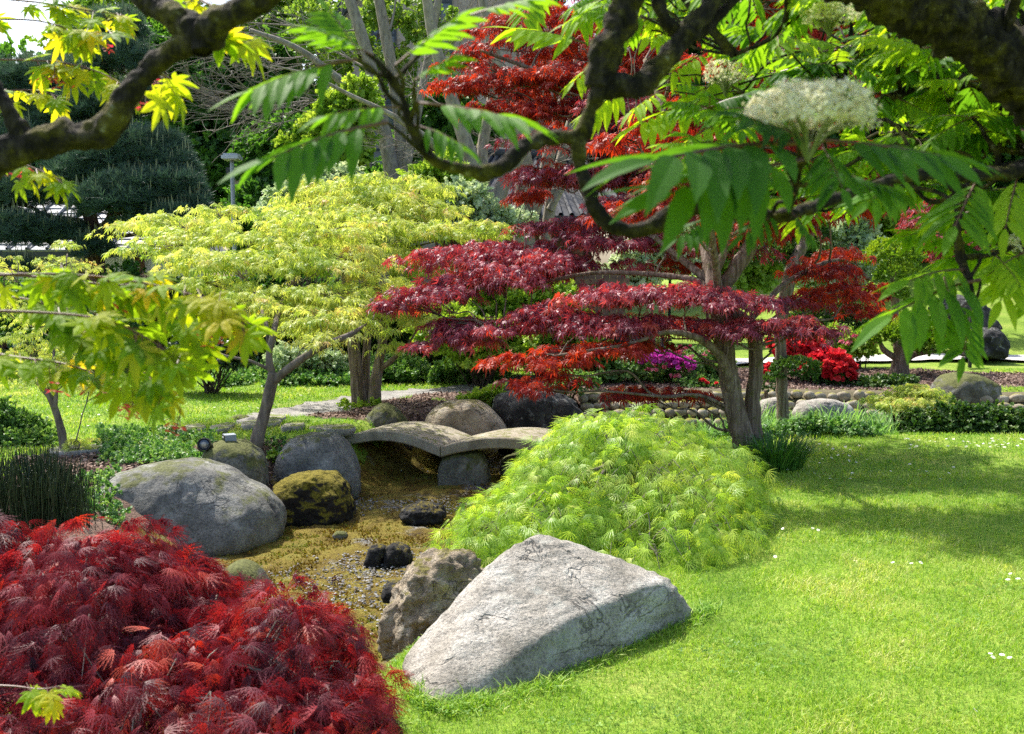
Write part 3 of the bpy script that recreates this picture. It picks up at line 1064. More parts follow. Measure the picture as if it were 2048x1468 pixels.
def icosphere(s):
    if s not in _ico:
        bm = bmesh.new()
        bmesh.ops.create_icosphere(bm, subdivisions=s, radius=1)
        _ico[s] = (np.array([v.co[:] for v in bm.verts]), np.array([[v.index for v in f.verts] for f in bm.faces]))
        bm.free()
    return _ico[s]


def rock_mesh(name, planes, c, mt, p=14, sub_=5, amp=.05, fr=2.5, seed=0., strata=0, parent=None):
    U, Fc = icosphere(sub_)
    inv = np.zeros(len(U))
    for n, d in planes:
        d = max(float(d), .01)
        inv += (np.maximum(U @ n, 0) / d) ** p
    rad = inv ** (-1.0 / p)
    V = U * rad[:, None]
    sz = np.median(rad)
    q = V / sz
    dsp = amp * fbm(q * fr + seed, 5, .52) + amp * .5 * (np.abs(vnoise(q * fr * 1.7 + seed + 7)) - .5)
    if strata:
        u = q @ nrm(np.array([-.35, .3, 1.0])) * 7 + 1.2 * fbm(q * 1.5 + seed, 3)
        dsp += strata * (np.abs((u % 1) - .5) - .25) * np.clip(.5 + fbm(q * 2 + 31, 2), 0, 1)
    V = V * (1 + dsp)[:, None]
    mb = MB()
    t = T.__new__(T)
    t.V, t.L, t.S, t.M = V + c, Fc.ravel().astype(np.int64), np.full(len(Fc), 3, np.int64), np.zeros(len(Fc), np.int64)
    mb.add(t, None)
    if parent is not None:
        return part(mb, name, M[mt], parent, True)
    return mb.build(name, M[mt], None, loc=c, smooth=True)


def rock(label, pix, Y, depth, mt, p=12, sub_=5, amp=.05, fr=2.5, seed=0., strata=0, group=None, extra=(), name="boulder", lean=0.0, cat="rock", parent=None):
    """outline in photograph pixels at distance Y, given real depth front to back"""
    pts = np.array([P(a, b, Y) for a, b in pix])
    c = pts.mean(0)
    q = (pts - c)[:, [0, 2]] * 1.05
    planes = []
    r_ = np.random.default_rng(int(seed * 10) + 3)
    cc = np.array([0., 0.])
    for a, b in zip(q, np.roll(q, -1, 0)):
        e = b - a
        if np.hypot(*e) < 1e-5:
            continue
        n = np.array([e[1], -e[0]]) / np.hypot(*e)
        if n @ (a - cc) < 0:
            n = -n
        d = n @ a
        planes.append((np.array([n[0], 0, n[1]]), d))
        for s in (-1, 1):
            k = r_.uniform(.45, .8)
            nn = nrm(np.array([n[0], s * k, n[1]]))
            planes.append((nn, (d + k * depth * .5 * r_.uniform(.55, .85)) / math.sqrt(1 + k * k)))
    planes.append((nrm(np.array([.1, -1, .25 + lean])), depth * .5))
    planes.append((nrm(np.array([-.1, 1, .2])), depth * .5))
    planes += [(nrm(np.array(n)), d) for n, d in extra]
    o = rock_mesh(name, planes, c, mt, p, sub_, amp, fr, seed, strata, parent)
    return o if parent is not None else tag(o, label, cat, group)


# the pale sloping rock in front
hp = [(-.335, 3.80, -.02), (-.47, 4.25, .0), P(1008, 1102, 4.65), P(1080, 1074, 4.8), P(1185, 1102, 4.85), P(1330, 1156, 4.85),
      P(1392, 1236, 4.85), P(955, 1348, 4.02), P(1150, 1232, 4.28), P(1310, 1172, 4.6), P(1110, 1378, 4.1), P(1000, 1420, 3.92), P(1385, 1262, 4.8), P(1240, 1330, 4.45),
      P(1055, 1225, 4.40) + [0, -.02, .045], P(1235, 1158, 4.68) + [0, 0, .04], P(925, 1290, 4.15) + [0, 0, .03],
      (-.2, 4.9, -.35), (.8, 5.3, -.3), (-.5, 4.5, -.35), (-.32, 3.83, -.3), (.86, 4.85, -.3), (.3, 5.35, .1)]
hp = np.array(hp)
hc = np.array([.18, 4.55, .02])
tag(rock_mesh("boulder", hull_planes((hp - hc) * 1.05), hc, 'rock_hero', 34, 7, .026, 2.4, 3., .045),
    "large pale sloping rock on the lawn edge in front of the green mound", "rock", "rocks along the dry stream bed")
RG = "rocks along the dry stream bed"
rock("brown pitted rock tucked behind the big pale sloping rock", [(762, 1285), (756, 1245), (790, 1180), (830, 1125), (890, 1100), (960, 1112), (985, 1180), (940, 1290), (840, 1310)],
     5.6, .5, 'rock_brown', 9, 6, .13, 3.0, 1.3, .05, RG)
rock("very large smooth grey boulder beside the horsetail reeds", [(160, 1040), (172, 985), (230, 948), (340, 921), (420, 921), (490, 955), (545, 990), (568, 1030), (562, 1085), (480, 1112), (330, 1125), (190, 1110)],
     8.0, 1.0, 'rock_grey', 10, 6, .042, 2.2, 2.1, .012, RG, lean=.25)
rock("upright grey green boulder carrying the small floodlights", [(406, 935), (415, 898), (440, 881), (490, 886), (520, 905), (532, 940), (528, 985), (470, 1000), (415, 985)],
     8.9, .6, 'rock_green', 11, 5, .05, 2.6, 3.2, 0, RG)
rock("tall grey boulder at the left end of the stone bridge", [(556, 930), (575, 885), (620, 866), (665, 868), (700, 905), (722, 965), (715, 1000), (650, 1010), (570, 985)],
     9.6, .8, 'rock_grey', 11, 5, .05, 2.8, 4.7, .02, RG)
rock("black rock with yellow moss beside the large smooth boulder", [(536, 1040), (540, 985), (575, 955), (630, 943), (682, 955), (706, 1005), (712, 1040), (660, 1052), (560, 1062)],
     8.7, .6, 'rock_moss', 12, 6, .06, 3.4, 5.1, .02, RG)
rock("small rounded grey brown rock between the two humps of the red bush", [(438, 1170), (450, 1135), (480, 1122), (515, 1140), (540, 1180), (530, 1215), (450, 1215)],
     6.6, .4, 'rock_green', 8, 5, .03, 2.5, 6.6, 0, RG)
rock("low dark flat rock on the gravel before the bridge pier", [(798, 1030), (812, 1014), (845, 1006), (885, 1014), (892, 1034), (870, 1046), (815, 1046)], 8.55, .3, 'rock_dark', 10, 5, .09, 3.5, 7.2, .03, RG)
rock("small black wedge of stone, left of a touching pair on the moss", [(728, 1128), (738, 1098), (752, 1090), (772, 1096), (764, 1125), (757, 1142), (738, 1142)], 7.25, .2, 'rock_dark', 14, 4, .08, 3, 8.1, .03, RG, name="stone", cat="stone")
rock("small black mossy stone, right of a touching pair on the moss", [(764, 1125), (768, 1098), (790, 1084), (815, 1094), (826, 1118), (818, 1132), (770, 1134)], 7.3, .25, 'rock_dark', 11, 4, .1, 3, 9.4, .03, RG, name="stone", cat="stone")
rock("small black stone poking out left of the brown pitted rock", [(764, 1190), (772, 1168), (795, 1164), (808, 1180), (800, 1200), (770, 1202)], 6.3, .2, 'rock_dark', 12, 4, .08, 3, 10.2, .03, RG, name="stone", cat="stone")
rock("fist sized grey stone lying on the yellow moss", [(664, 1072), (672, 1063), (690, 1064), (696, 1073), (680, 1080)], 8.0, .1, 'rock_green', 10, 3, .08, 3, 10.9, 0, RG, name="stone", cat="stone")
rock("pointed brown grey rock behind the left half of the bridge", [(724, 850), (736, 828), (762, 807), (785, 815), (815, 845), (822, 870), (740, 880)], 11.4, .6, 'rock_green', 10, 5, .06, 2.8, 11.5, .03, RG)
rock("rounded grey brown boulder behind the bridge joint", [(848, 850), (862, 818), (905, 803), (960, 803), (1000, 835), (1018, 872), (990, 905), (860, 905)], 11.2, .8, 'rock_brown', 10, 5, .035, 2.2, 12.8, 0, RG)
rock("big black rock with pale spots beyond the bridge", [(984, 850), (990, 795), (1030, 783), (1120, 788), (1158, 815), (1166, 865), (1140, 905), (1000, 905)], 11.8, .8, 'rock_black', 12, 5, .06, 3, 13.6, .03, RG)
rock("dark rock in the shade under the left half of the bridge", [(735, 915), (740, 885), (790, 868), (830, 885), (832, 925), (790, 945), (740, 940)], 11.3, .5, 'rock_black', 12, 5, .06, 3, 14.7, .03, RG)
rock("grey block under the right end of the bridge", [(1000, 950), (1003, 920), (1030, 908), (1075, 905), (1085, 940), (1060, 975), (1010, 975)], 10.6, .4, 'rock_green', 12, 5, .06, 3, 16.6, .02, RG)
rock("dark grey boulder on the lawn slope left of the right cobble wall", [(1868, 790), (1880, 762), (1910, 747), (1950, 748), (1985, 765), (1993, 790), (1980, 812), (1890, 815)], 13.2, .7, 'rock_green', 10, 5, .05, 2.4, 17.5, 0, RG)
rock("pale rounded rock behind the tall grass, right of the clipped conifer stem", [(1580, 830), (1600, 803), (1660, 797), (1700, 808), (1712, 835), (1650, 850), (1590, 850)], 12.6, .4, 'rock_hero', 8, 5, .05, 2.4, 18.2, .02, RG)
rock("pale low rock behind the tall grass, left of the clipped conifer stem", [(1508, 835), (1520, 802), (1560, 795), (1575, 815), (1570, 850), (1515, 850)], 12.7, .4, 'rock_hero', 8, 5, .05, 2.4, 19.2, .02, RG)
rock("dark craggy rock on the far lawn beside the black sign", [(1925, 712), (1935, 685), (1960, 655), (1995, 660), (2010, 690), (2005, 715)], 18.6, .8, 'rock_black', 12, 5, .10, 3, 20.5, .04)
rock("blue grey craggy rock higher on the far lawn, partly behind leaves", [(1862, 640), (1880, 600), (1930, 590), (1975, 620), (1985, 670), (1880, 690)], 20.5, 1.0, 'rock_black', 12, 5, .10, 3, 21.5, .04)
rock("dark grey rock under the low red branches, left of the garden lamp", [(1190, 690), (1198, 655), (1225, 635), (1250, 645), (1258, 690)], 17.5, .5, 'rock_black', 12, 4, .08, 3, 22.5, .03)
rock("grey rock under the low red branches, beside the garden lamp", [(1252, 690), (1258, 655), (1280, 645), (1305, 655), (1310, 690)], 17.8, .5, 'rock_grey', 12, 4, .08, 3, 23.5, .03)
rock("grey stone lying on the lawn beside the gravel path", [(458, 842), (462, 834), (478, 830), (496, 834), (500, 842), (480, 848)], 11.4, .3, 'rock_green', 9, 4, .05, 3, 24.5, 0, RG, name="stone", cat="stone")
rock("pale grey stone leaning beside the horsetail reeds", [(140, 1060), (146, 1010), (160, 1000), (172, 1040), (170, 1075)], 7.6, .25, 'rock_grey', 10, 4, .06, 3, 25.5, 0, RG)

# stepping stones
STEPS = [(150, 906, 50, 9, "long pale stepping stone furthest left in the lawn, behind the young maple stem"),
         (235, 898, 52, 9, "long pale stepping stone just right of the young maple stem"),
         (318, 884, 26, 7, "rounded stepping stone above and left of the floodlights"),
         (335, 866, 30, 8, "thick grey stepping stone under the hanging maple tip"),
         (388, 862, 26, 7, "grey stepping stone just right of the hanging maple tip"),
         (445, 861, 24, 6, "low stepping stone above the small box floodlight"),
         (520, 853, 38, 8, "pale stepping stone crossed by the forked maple trunk"),
         (586, 858, 20, 5, "small pale stepping stone right of the forked maple trunk"),
         (668, 862, 42, 7, "long stepping stone leading onto the stone bridge"),
         (545, 842, 26, 5, "flat stepping stone where the gravel path meets the lawn")]
for k, (px, py, rw, rh, lab) in enumerate(STEPS):
    g0 = G(px, py)
    Y = g0[1]
    rx, ry = rw / F * Y, max(.2, rh / F * Y * Y / 1.7 * .9)
    c = np.array([g0[0], Y, H(g0[0], Y) + .015])
    U, Fc = icosphere(4)
    a_ = np.arctan2(U[:, 1], U[:, 0])
    sh = 1 + .13 * np.sin(2 * a_ + k) + .08 * np.sin(3 * a_ + 2.1 * k)
    V = U * np.array([rx, ry, .05]) * sh[:, None]
    V[:, 2] = np.clip(V[:, 2] * 2, -.05, .035) + .006 * fbm(V * 9 + k, 3)
    mb = MB()
    t = T.__new__(T)
    t.V, t.L, t.S, t.M = V + c, Fc.ravel().astype(np.int64), np.full(len(Fc), 3, np.int64), np.zeros(len(Fc), np.int64)
    mb.add(t, None)
    tag(mb.build("stepping_stone", M['step'], loc=c, smooth=True), lab, "stepping stone", "stepping stones in the left lawn")

# stone bridge: two arched slabs on a pier rock
br = thing("stone_bridge", "low bridge of two arched granite slabs crossing the dry stream bed", "bridge", P(880, 950, 10.0))
vv = np.array([.30, .66, 0])
Jp = P(880, 893, 10.0)


def slab(a, b, rise):
    N = 22
    mb = MB()
    V, fs = [], []
    for i in range(N + 1):
        t = i / N
        c = a + (b - a) * t + np.array([0, 0, rise * 4 * t * (1 - t)])
        c2 = a + (b - a) * t + np.array([0, 0, rise * 4 * t * (1 - t)])
        th = .115
        e = .012
        sec = [c + [0, 0, -e], c + vv * .02, c + vv * .98, c + vv + [0, 0, -e], c + vv + [0, 0, -th + e], c + vv * .98 + [0, 0, -th], c2 + vv * .02 + [0, 0, -th], c2 + [0, 0, -th + e]]
        V += [q + .004 * vnoise(np.array([q * 7]))[0] for q in sec]
    k = 8
    for i in range(N):
        for j in range(k):
            fs.append((i * k + j, i * k + (j + 1) % k, (i + 1) * k + (j + 1) % k, (i + 1) * k + j))
    fs += [tuple(range(k))[::-1], tuple(N * k + j for j in range(k))]
    mb.add(V, fs)
    return mb


part(slab(P(688, 873, 10.55), Jp + [-.006, 0, 0], .11), "slab", M['slab'], br)
part(slab(Jp + [.006, 0, 0], P(1120, 896, 10.1), .10), "slab", M['slab'], br)
rock("", [(878, 975), (882, 920), (900, 903), (955, 903), (972, 920), (984, 985), (940, 1000), (890, 1000)], 10.25, .5, 'rock_green', 16, 5, .035, 3, 15.4, 0, None, (), "pier", parent=br)
rock("", [(686, 935), (690, 890), (705, 880), (740, 882), (748, 930), (735, 955), (700, 955)], 10.9, .4, 'rock_black', 16, 4, .035, 3, 26.4, 0, None, (), "pier", parent=br)


# cobble walls
def cobbles(label, pts, rows, hgt, group):
    q = catmull(pts, 8)
    L = np.concatenate([[0], np.cumsum(np.hypot(*np.diff(q[:, :2], axis=0).T))])
    root = thing("cobble_wall", label, "wall", (q[0, 0], q[0, 1], q[0, 2]), group)
    U, Fc = icosphere(3)
    mb, mo = MB(), MB()
    r_ = np.random.default_rng(9)
    for k in range(rows):
        s = r_.uniform(0, .1)
        while s < L[-1]:
            wd = r_.uniform(.13, .21)
            f = np.array([np.interp(s, L, q[:, i]) for i in range(3)])
            hh = hgt / rows
            c = f + [0, k * .13 + r_.normal(0, .012), hh * (k + .5) + r_.normal(0, .012)]
            V = U * np.array([wd * .52, hh * .62, hh * r_.uniform(.5, .66)]) * (1 + .10 * vnoise(U * 1.6 + s * 9 + k))[:, None]
            t = T.__new__(T)
            t.V, t.L, t.S, t.M = V + c, Fc.ravel().astype(np.int64), np.full(len(Fc), 3, np.int64), np.zeros(len(Fc), np.int64)
            mb.add(t, None)
            s += wd
    V, fs = [], []
    n = len(q)
    for p in q:
        V += [(p[0], p[1] - .02, p[2] - .25), (p[0], p[1] + .02, p[2]), (p[0], p[1] + rows * .13 - .02, p[2] + hgt * .96), (p[0], p[1] + rows * .13 + .5, p[2] + hgt * .9)]
    fs = [(i * 4 + j, (i + 1) * 4 + j, (i + 1) * 4 + j + 1, i * 4 + j + 1) for i in range(n - 1) for j in range(3)]
    mo.add(V, fs)
    part(mb, "cobble_facing", M['cobble'], root, True)
    part(mo, "mortar_bank", M['mortar'], root, True)


cobbles("bank wall of rounded cobbles running behind the tall grass", [(0.9, 12.75, -.36), (2.2, 13.1, -.36), (3.6, 13.1, -.36), (5.2, 12.9, -.36)], 4, .42, "cobble walls")
cobbles("bank wall of rounded cobbles at the right edge below the dark boulder", [(6.1, 12.5, -.32), (7.0, 12.4, -.3), (8.6, 12.3, -.3)], 4, .4, "cobble walls")

# ------------------------------------------------------------------ buildings
bb = thing("brick_building", "tall tan brick building with dark windows behind the bare grey tree", "building", (-4.0, 36, 0))
mb = MB()
prism(mb, [(-6.5, 0), (1.8, 0), (1.8, 9.8), (-2.3, 15.5), (-6.5, 9.8)], 36, 46)
part(mb, "wall", M['brick'], bb)
mb = MB()
prism(mb, [(-7.0, 9.45), (-6.7, 9.3), (-2.3, 15.3), (2.0, 9.3), (2.3, 9.45), (-2.3, 15.9)], 35.6, 46.4)
part(mb, "roof", M['tile'], bb)
mb = MB()
box(mb, (-6.6, 35.7, 0), (-5.9, 36.3, 8.6))
part(mb, "buttress", M['brick'], bb)
for (px, py, hw, hh) in ((768, 70, 20, 60), (768, 205, 20, 42), (768, 300, 20, 36), (690, 205, 18, 42), (880, 70, 20, 60), (870, 205, 20, 42), (870, 300, 20, 36), (700, 330, 18, 36)):
    c = P(px, py, 36)
    a, b = hw / F * 36, hh / F * 36
    mb = MB()
    for s in ((-a - .08, -a, -b, b), (a, a + .08, -b, b), (-a - .08, a + .08, b, b + .1), (-a - .08, a + .08, -b - .12, -b), (-.04, .04, -b, b), (-a, a, -.04, .04)):
        box(mb, (c[0] + s[0], 35.93, c[2] + s[2]), (c[0] + s[1], 36.05, c[2] + s[3]))
    fr = part(mb, "window", M['frame'], bb)
    mb = MB()
    box(mb, (c[0] - a, 35.97, c[2] - b), (c[0] + a, 36.03, c[2] + b))
    sub(mb, "pane", M['glass'], fr)

bw = thing("brick_annex", "low brick wing with a narrow dark window behind the lamp post", "building", (-8.8, 33, 0))
mb = MB()
box(mb, (-9.1, 33, 0), (-8.05, 38, 4.8))
part(mb, "wall", M['brick'], bw)
mb = MB()
box(mb, (-9.25, 32.8, 4.81), (-7.9, 38.2, 5.0))
part(mb, "roof", M['tile'], bw)
mb = MB()
box(mb, (-8.5, 32.95, 2.2), (-8.15, 33.05, 4.2))
part(mb, "window", M['glass'], bw)

pv = thing("garden_pavilion", "low white pavilion with pale tiled roof behind the blue green pine", "building", (-10.8, 22, 0))
mb = MB()
box(mb, (-16, 22, 0), (-7.9, 26, 2.1))
part(mb, "wall", M['render'], pv)
mb = MB()
for i in range(11):
    t0, t1 = i / 11, (i + 1) / 11
    y0_, y1_ = 21.2 + 2.6 * t0, 21.2 + 2.6 * t1
    z0_, z1_ = 2.1 + 1.35 * t0, 2.1 + 1.35 * t1
    x1_ = -7.4 - 1.0 * t0
    mb.add([(-17, y0_, z0_ + .03), (x1_, y0_, z0_ + .03), (x1_, y1_, z1_), (-17, y1_, z1_), (-17, y0_, z0_), (x1_, y0_, z0_), (x1_, y1_, z1_ - .05), (-17, y1_, z1_ - .05)],
           [(0, 1, 2, 3), (4, 5, 1, 0), (7, 6, 5, 4), (1, 5, 6, 2)])
mb.add([(-17, 23.8, 3.45), (-8.4, 23.8, 3.45), (-7.4, 26.6, 2.1), (-17, 26.6, 2.1), (-7.4, 21.2, 2.1)], [(0, 1, 2, 3), (1, 4, 2)])
for x in np.arange(-16.5, -7.6, .42):
    tube(mb, [(x, 21.15, 2.15), (x, 23.8, 3.5)], [.035, .035], 5, 1)
part(mb, "roof", M['palerooftile'], pv)
mb = MB()
box(mb, (-17, 21.18, 1.98), (-7.4, 21.28, 2.09))
part(mb, "eave_board", M['frame'], pv)
for x in (-15.2, -13.2, -11.2, -9.2, -8.1):
    mb = MB()
    box(mb, (x - .08, 21.8, 0), (x + .08, 21.96, 2.12))
    part(mb, "post", M['timber'], pv)
for x in (-12.6, -10.4):
    mb = MB()
    box(mb, (x, 21.96, .9), (x + 1.1, 22.04, 1.75))
    part(mb, "window", M['glass'], pv)

gt = thing("tiled_gatehouse", "dark tiled Japanese gatehouse roof with gilt crescent behind smooth grey trunks", "building", (0.2, 23, 0))
mb = MB()
box(mb, (-1.6, 23, 0), (1.6, 26, 3.0))
part(mb, "wall", M['timber'], gt)
mb = MB()
A, B_, C_, D_ = np.array([-2.3, 22.0, 2.95]), np.array([2.5, 22.0, 2.85]), np.array([1.6, 24.5, 4.35]), np.array([-1.0, 24.5, 4.45])
mb.add([A, B_, C_, D_, A - [0, 0, .14], B_ - [0, 0, .14], np.array([-2.3, 27, 2.9]), np.array([2.5, 27, 2.9])],
       [(0, 1, 2, 3), (4, 5, 1, 0), (0, 3, 6), (1, 7, 2), (3, 2, 7, 6)])
for i in range(21):
    t = i / 20
    a = A + (B_ - A) * t
    b = D_ + (C_ - D_) * t
    tube(mb, [a + [0, -.03, .02], (a + b) / 2 + [0, 0, -.02], b + [0, 0, .03]], [.055, .05, .05], 6, 2)
part(mb, "roof", M['tile'], gt, False)
mb = MB()
tube(mb, [D_ + [-.25, 0, .12], (C_ + D_) / 2 + [0, 0, .1], C_ + [.25, 0, .16]], [.13, .12, .14], 8, 3)
tube(mb, [D_ + [0, 0, .1], (A + D_) / 2 + [0, 0, .0], A + [-.1, -.1, .1]], [.12, .11, .12], 8, 3)
tube(mb, [C_ + [0, 0, .1], (B_ + C_) / 2, B_ + [.1, -.1, .12]], [.12, .11, .13], 8, 3)
part(mb, "ridge", M['tile'], gt, True)
mb = MB()
cc = P(962, 292, 22.4)
th = np.linspace(math.radians(-215), math.radians(35), 16)
tube(mb, [cc + [.09 * math.cos(a), 0, .09 * math.sin(a)] for a in th], [.004 + .028 * math.sin(math.pi * i / 15) for i in range(16)], 6, 2)
part(mb, "crescent_ornament", M['gold'], gt, True)
mb = MB()
box(mb, (-2.3, 22.05, 2.66), (2.5, 22.2, 2.8))
part(mb, "eave_beam", M['timber'], gt)
for x in (-1.5, 0, 1.5):
    mb = MB()
    box(mb, (x - .1, 22.5, 0), (x + .1, 22.7, 2.7))
    part(mb, "post", M['timber'], gt)

wf = thing("white_wall", "low white rendered wall glimpsed behind the forked yellow maple", "wall", (-5.6, 20, 0))
mb = MB()
box(mb, (-9.5, 20, 0), (-3.4, 20.25, 1.12))
part(mb, "wall_panel", M['render'], wf)
mb = MB()
box(mb, (-9.55, 19.94, 1.122), (-3.35, 20.31, 1.17))
part(mb, "coping", M['palerooftile'], wf)
wf = thing("timber_fence", "brown upright board fence behind the red maple branches", "fence", (0.9, 18, 0))
mb = MB()
for i in range(14):
    x = .2 + i * .13
    box(mb, (x, 18 + .01 * (i % 3), 0), (x + .122, 18.03 + .01 * (i % 3), 1.7 + .015 * (i * 7 % 3)))
part(mb, "board_panel", M['fencewood'], wf)
mb = MB()
box(mb, (.15, 17.93, 1.45), (2.1, 17.985, 1.55))
part(mb, "rail", M['fencewood'], wf)

# ------------------------------------------------------------------ lamps, floodlights, sign
c0 = P(474, 640, 27)
lp = thing("street_lamp", "tall grey lamp post with a flat square head before the dark trees", "lamp", (c0[0], 27, 0))
mb = MB()
top = P(470, 315, 27)
lathe(mb, (c0[0] - .02, 27, 0), [(.11, 0), (.10, .1), (.062, .2), (.055, top[2] - .25), (.05, top[2] - .05)], 12)
part(mb, "post", M['greymetal'], lp, True)
mb = MB()
box(mb, (c0[0] - .24, 26.75, top[2] - .05), (c0[0] + .2, 27.25, top[2] + .04))
box(mb, (c0[0] - .20, 26.79, top[2] + .041), (c0[0] + .16, 27.21, top[2] + .09))
part(mb, "lamp_head", M['lamphead'], lp)
mb = MB()
box(mb, (c0[0] - .2, 26.8, top[2] - .075), (c0[0] + .16, 27.2, top[2] - .052))
part(mb, "diffuser", M['lens'], lp)

for px, py, Y, lab in ((1325, 652, 16.5, "domed blue grey garden lamp low under the red maple by the azaleas"), (1340, 553, 24, "domed blue grey garden lamp further back above the red maple layers")):
    c = P(px, py, Y)
    g = H(c[0], Y)
    q = thing("garden_lamp", lab, "lamp", (c[0], Y, g), "domed garden lamps")
    mb = MB()
    lathe(mb, (c[0], Y, g), [(.07, 0), (.07, .03), (.035, .05), (.032, c[2] - g - .08)], 10)
    part(mb, "post", M['black'], q, True)
    mb = MB()
    R_ = 14 / F * Y if Y < 20 else 11 / F * Y
    a = np.linspace(-.25, 1, 8) * math.pi / 2
    lathe(mb, (c[0], Y, c[2]), [(max(.004, R_ * math.cos(t)), R_ * math.sin(t)) for t in a], 14)
    part(mb, "lamp_dome", M['globe'], q, True)
    mb = MB()
    lathe(mb, (c[0], Y, c[2] - .085), [(.05, 0), (.09, .02), (.1, .05)], 12)
    part(mb, "collar", M['black'], q, True)

c = P(410, 888, 8.75)
q = thing("floodlight", "round black floodlight facing the camera beside the upright boulder", "floodlight", (c[0], c[1], H(c[0], c[1])), "garden floodlights")
ax = nrm(np.array([.12, -1, .12]))
mb = MB()
lathe(mb, c - ax * .09, [(.012, 0), (.042, .01), (.052, .05), (.054, .12), (.057, .125), (.057, .145), (.050, .146), (.048, .132), (.03, .130)], 22, 0, ax)
part(mb, "housing", M['black'], q, True)
mb = MB()
lathe(mb, c + ax * .041, [(.0465, 0), (.04, .006), (.001, .010)], 20, 0, ax)
part(mb, "lens", M['glass'], q, True)
mb = MB()
lathe(mb, c + ax * .051, [(.024, 0), (.022, .004), (.001, .007)], 16, 0, ax)
part(mb, "bulb", M['lens'], q, True)
mb = MB()
tube(mb, [c + [-.063, 0, 0], c + [-.062, .01, -.05], c + [0, .01, -.075], c + [.062, .01, -.05], c + [.063, 0, 0]], [.006] * 5, 6, 3)
tube(mb, [c + [0, .01, -.075], c + [0, .015, -.12], [c[0], c[1] + .015, H(c[0], c[1]) - .05]], [.009, .008, .008], 7, 2)
part(mb, "bracket", M['black'], q, True)

c = P(459, 876, 8.9)
q = thing("box_floodlight", "small square blue grey box light on top of the upright boulder", "floodlight", (c[0], c[1], c[2] - .08), "garden floodlights")
mb = MB()
ca, sa = math.cos(.5), math.sin(.5)


def rb(x, y, z):
    return (c[0] + x * ca - y * sa, c[1] + x * sa + y * ca, c[2] + z)


def rbox(mb, a, b):
    V = [rb(x, y, z) for z in (a[2], b[2]) for y in (a[1], b[1]) for x in (a[0], b[0])]
    mb.add(V, [(0, 2, 3, 1), (4, 5, 7, 6), (0, 1, 5, 4), (2, 6, 7, 3), (0, 4, 6, 2), (1, 3, 7, 5)])


rbox(mb, (-.05, -.05, -.035), (.05, .05, .035))
part(mb, "housing", M['greymetal'], q)
mb = MB()
rbox(mb, (-.056, -.046, -.031), (-.051, .046, .031))
part(mb, "front_plate", M['black'], q)
mb = MB()
rbox(mb, (-.0585, -.02, .006), (-.0565, .02, .016))
part(mb, "badge", M['petal'], q)
mb = MB()
tube(mb, [c + [0, 0, -.036], c + [0, .01, -.10]], [.012, .012], 8, 1)
part(mb, "foot", M['black'], q, True)

c = P(1940, 720, 17.8)
q = thing("garden_sign", "small black angled sign on a thin post beside the pale path", "sign", (c[0], c[1], H(c[0], c[1])))
h0 = P(1940, 684, 17.8)
mb = MB()
box(mb, (c[0] - .025, c[1] - .025, H(c[0], c[1]) - .02), (c[0] + .025, c[1] + .025, h0[2] + .05))
part(mb, "post", M['black'], q)
mb = MB()
mb.add([(h0[0] - .32, c[1] - .12, h0[2] - .02), (h0[0] + .05, c[1] - .12, h0[2] - .02), (h0[0] + .05, c[1] + .16, h0[2] + .06), (h0[0] - .32, c[1] + .16, h0[2] + .06),
        (h0[0] - .32, c[1] - .12, h0[2] - .05), (h0[0] + .05, c[1] - .12, h0[2] - .05), (h0[0] + .05, c[1] + .16, h0[2] + .03), (h0[0] - .32, c[1] + .16, h0[2] + .03)],
       [(0, 1, 2, 3), (7, 6, 5, 4), (0, 4, 5, 1), (1, 5, 6, 2), (2, 6, 7, 3), (3, 7, 4, 0)])
part(mb, "sign_panel", M['black'], q)

# ------------------------------------------------------------------ builders for plants
def sphere_dirs(n, zmin=-1.0):
    z = rng.uniform(zmin, 1, n)
    a = rng.uniform(0, 2 * math.pi, n)
    s = np.sqrt(np.maximum(0, 1 - z * z))
    return np.stack([s * np.cos(a), s * np.sin(a), z], -1)


def E(px, py, Y, wpx, hpx, ry=None):
    """ellipsoid seen at a pixel: centre and radii"""
    rx, rz = wpx / F * Y, hpx / F * Y
    return P(px, py, Y), np.array([rx, rx * .85 if ry is None else ry, rz])


def clumps(mb, ells, n, temps, size, mat=0, k=12, crad=.28, shell=.55, upb=.35, zmin=-.9, jit=.6):
    """leaf sprays in clumps through ellipsoids, more of them near the surface"""
    vol = np.array([r[0] * r[2] + r[1] * r[2] + r[0] * r[1] for c, r in ells])
    for (c, r), q in zip(ells, vol / vol.sum()):
        m = max(2, int(n * q / k))
        d = sphere_dirs(m, zmin)
        rad = 1 - (1 - shell) * rng.random(m) ** 1.6 * 1.6
        rad = np.clip(rad, .1, 1) * (1 + .22 * fbm(d * 1.8 + c, 2))
        cc = c + d * rad[:, None] * r
        cr = crad * np.cbrt(np.prod(r)) * rng.uniform(.6, 1.3, m)
        off = sphere_dirs(m * k) * (rng.random(m * k) ** .5)[:, None]
        p = np.repeat(cc, k, 0) + off * np.repeat(cr, k)[:, None] * [1, 1, .6]
        dd = np.repeat(d, k, 0)
        f = nrm(dd * .7 + off * .6 + rng.normal(0, jit, p.shape) + [0, 0, -.15])
        nn = nrm(dd * .5 + [0, 0, upb + .4] + rng.normal(0, .45, p.shape))
        s = size * rng.uniform(.7, 1.25, len(p))
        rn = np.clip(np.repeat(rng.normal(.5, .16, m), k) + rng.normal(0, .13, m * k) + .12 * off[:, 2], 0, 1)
        w_ = rng.integers(0, len(temps), len(p))
        R = frames(f, nn)
        for j, tp in enumerate(temps):
            g = w_ == j
            mb.scatter(tp, p[g], R[g], s[g], mat, rn[g])


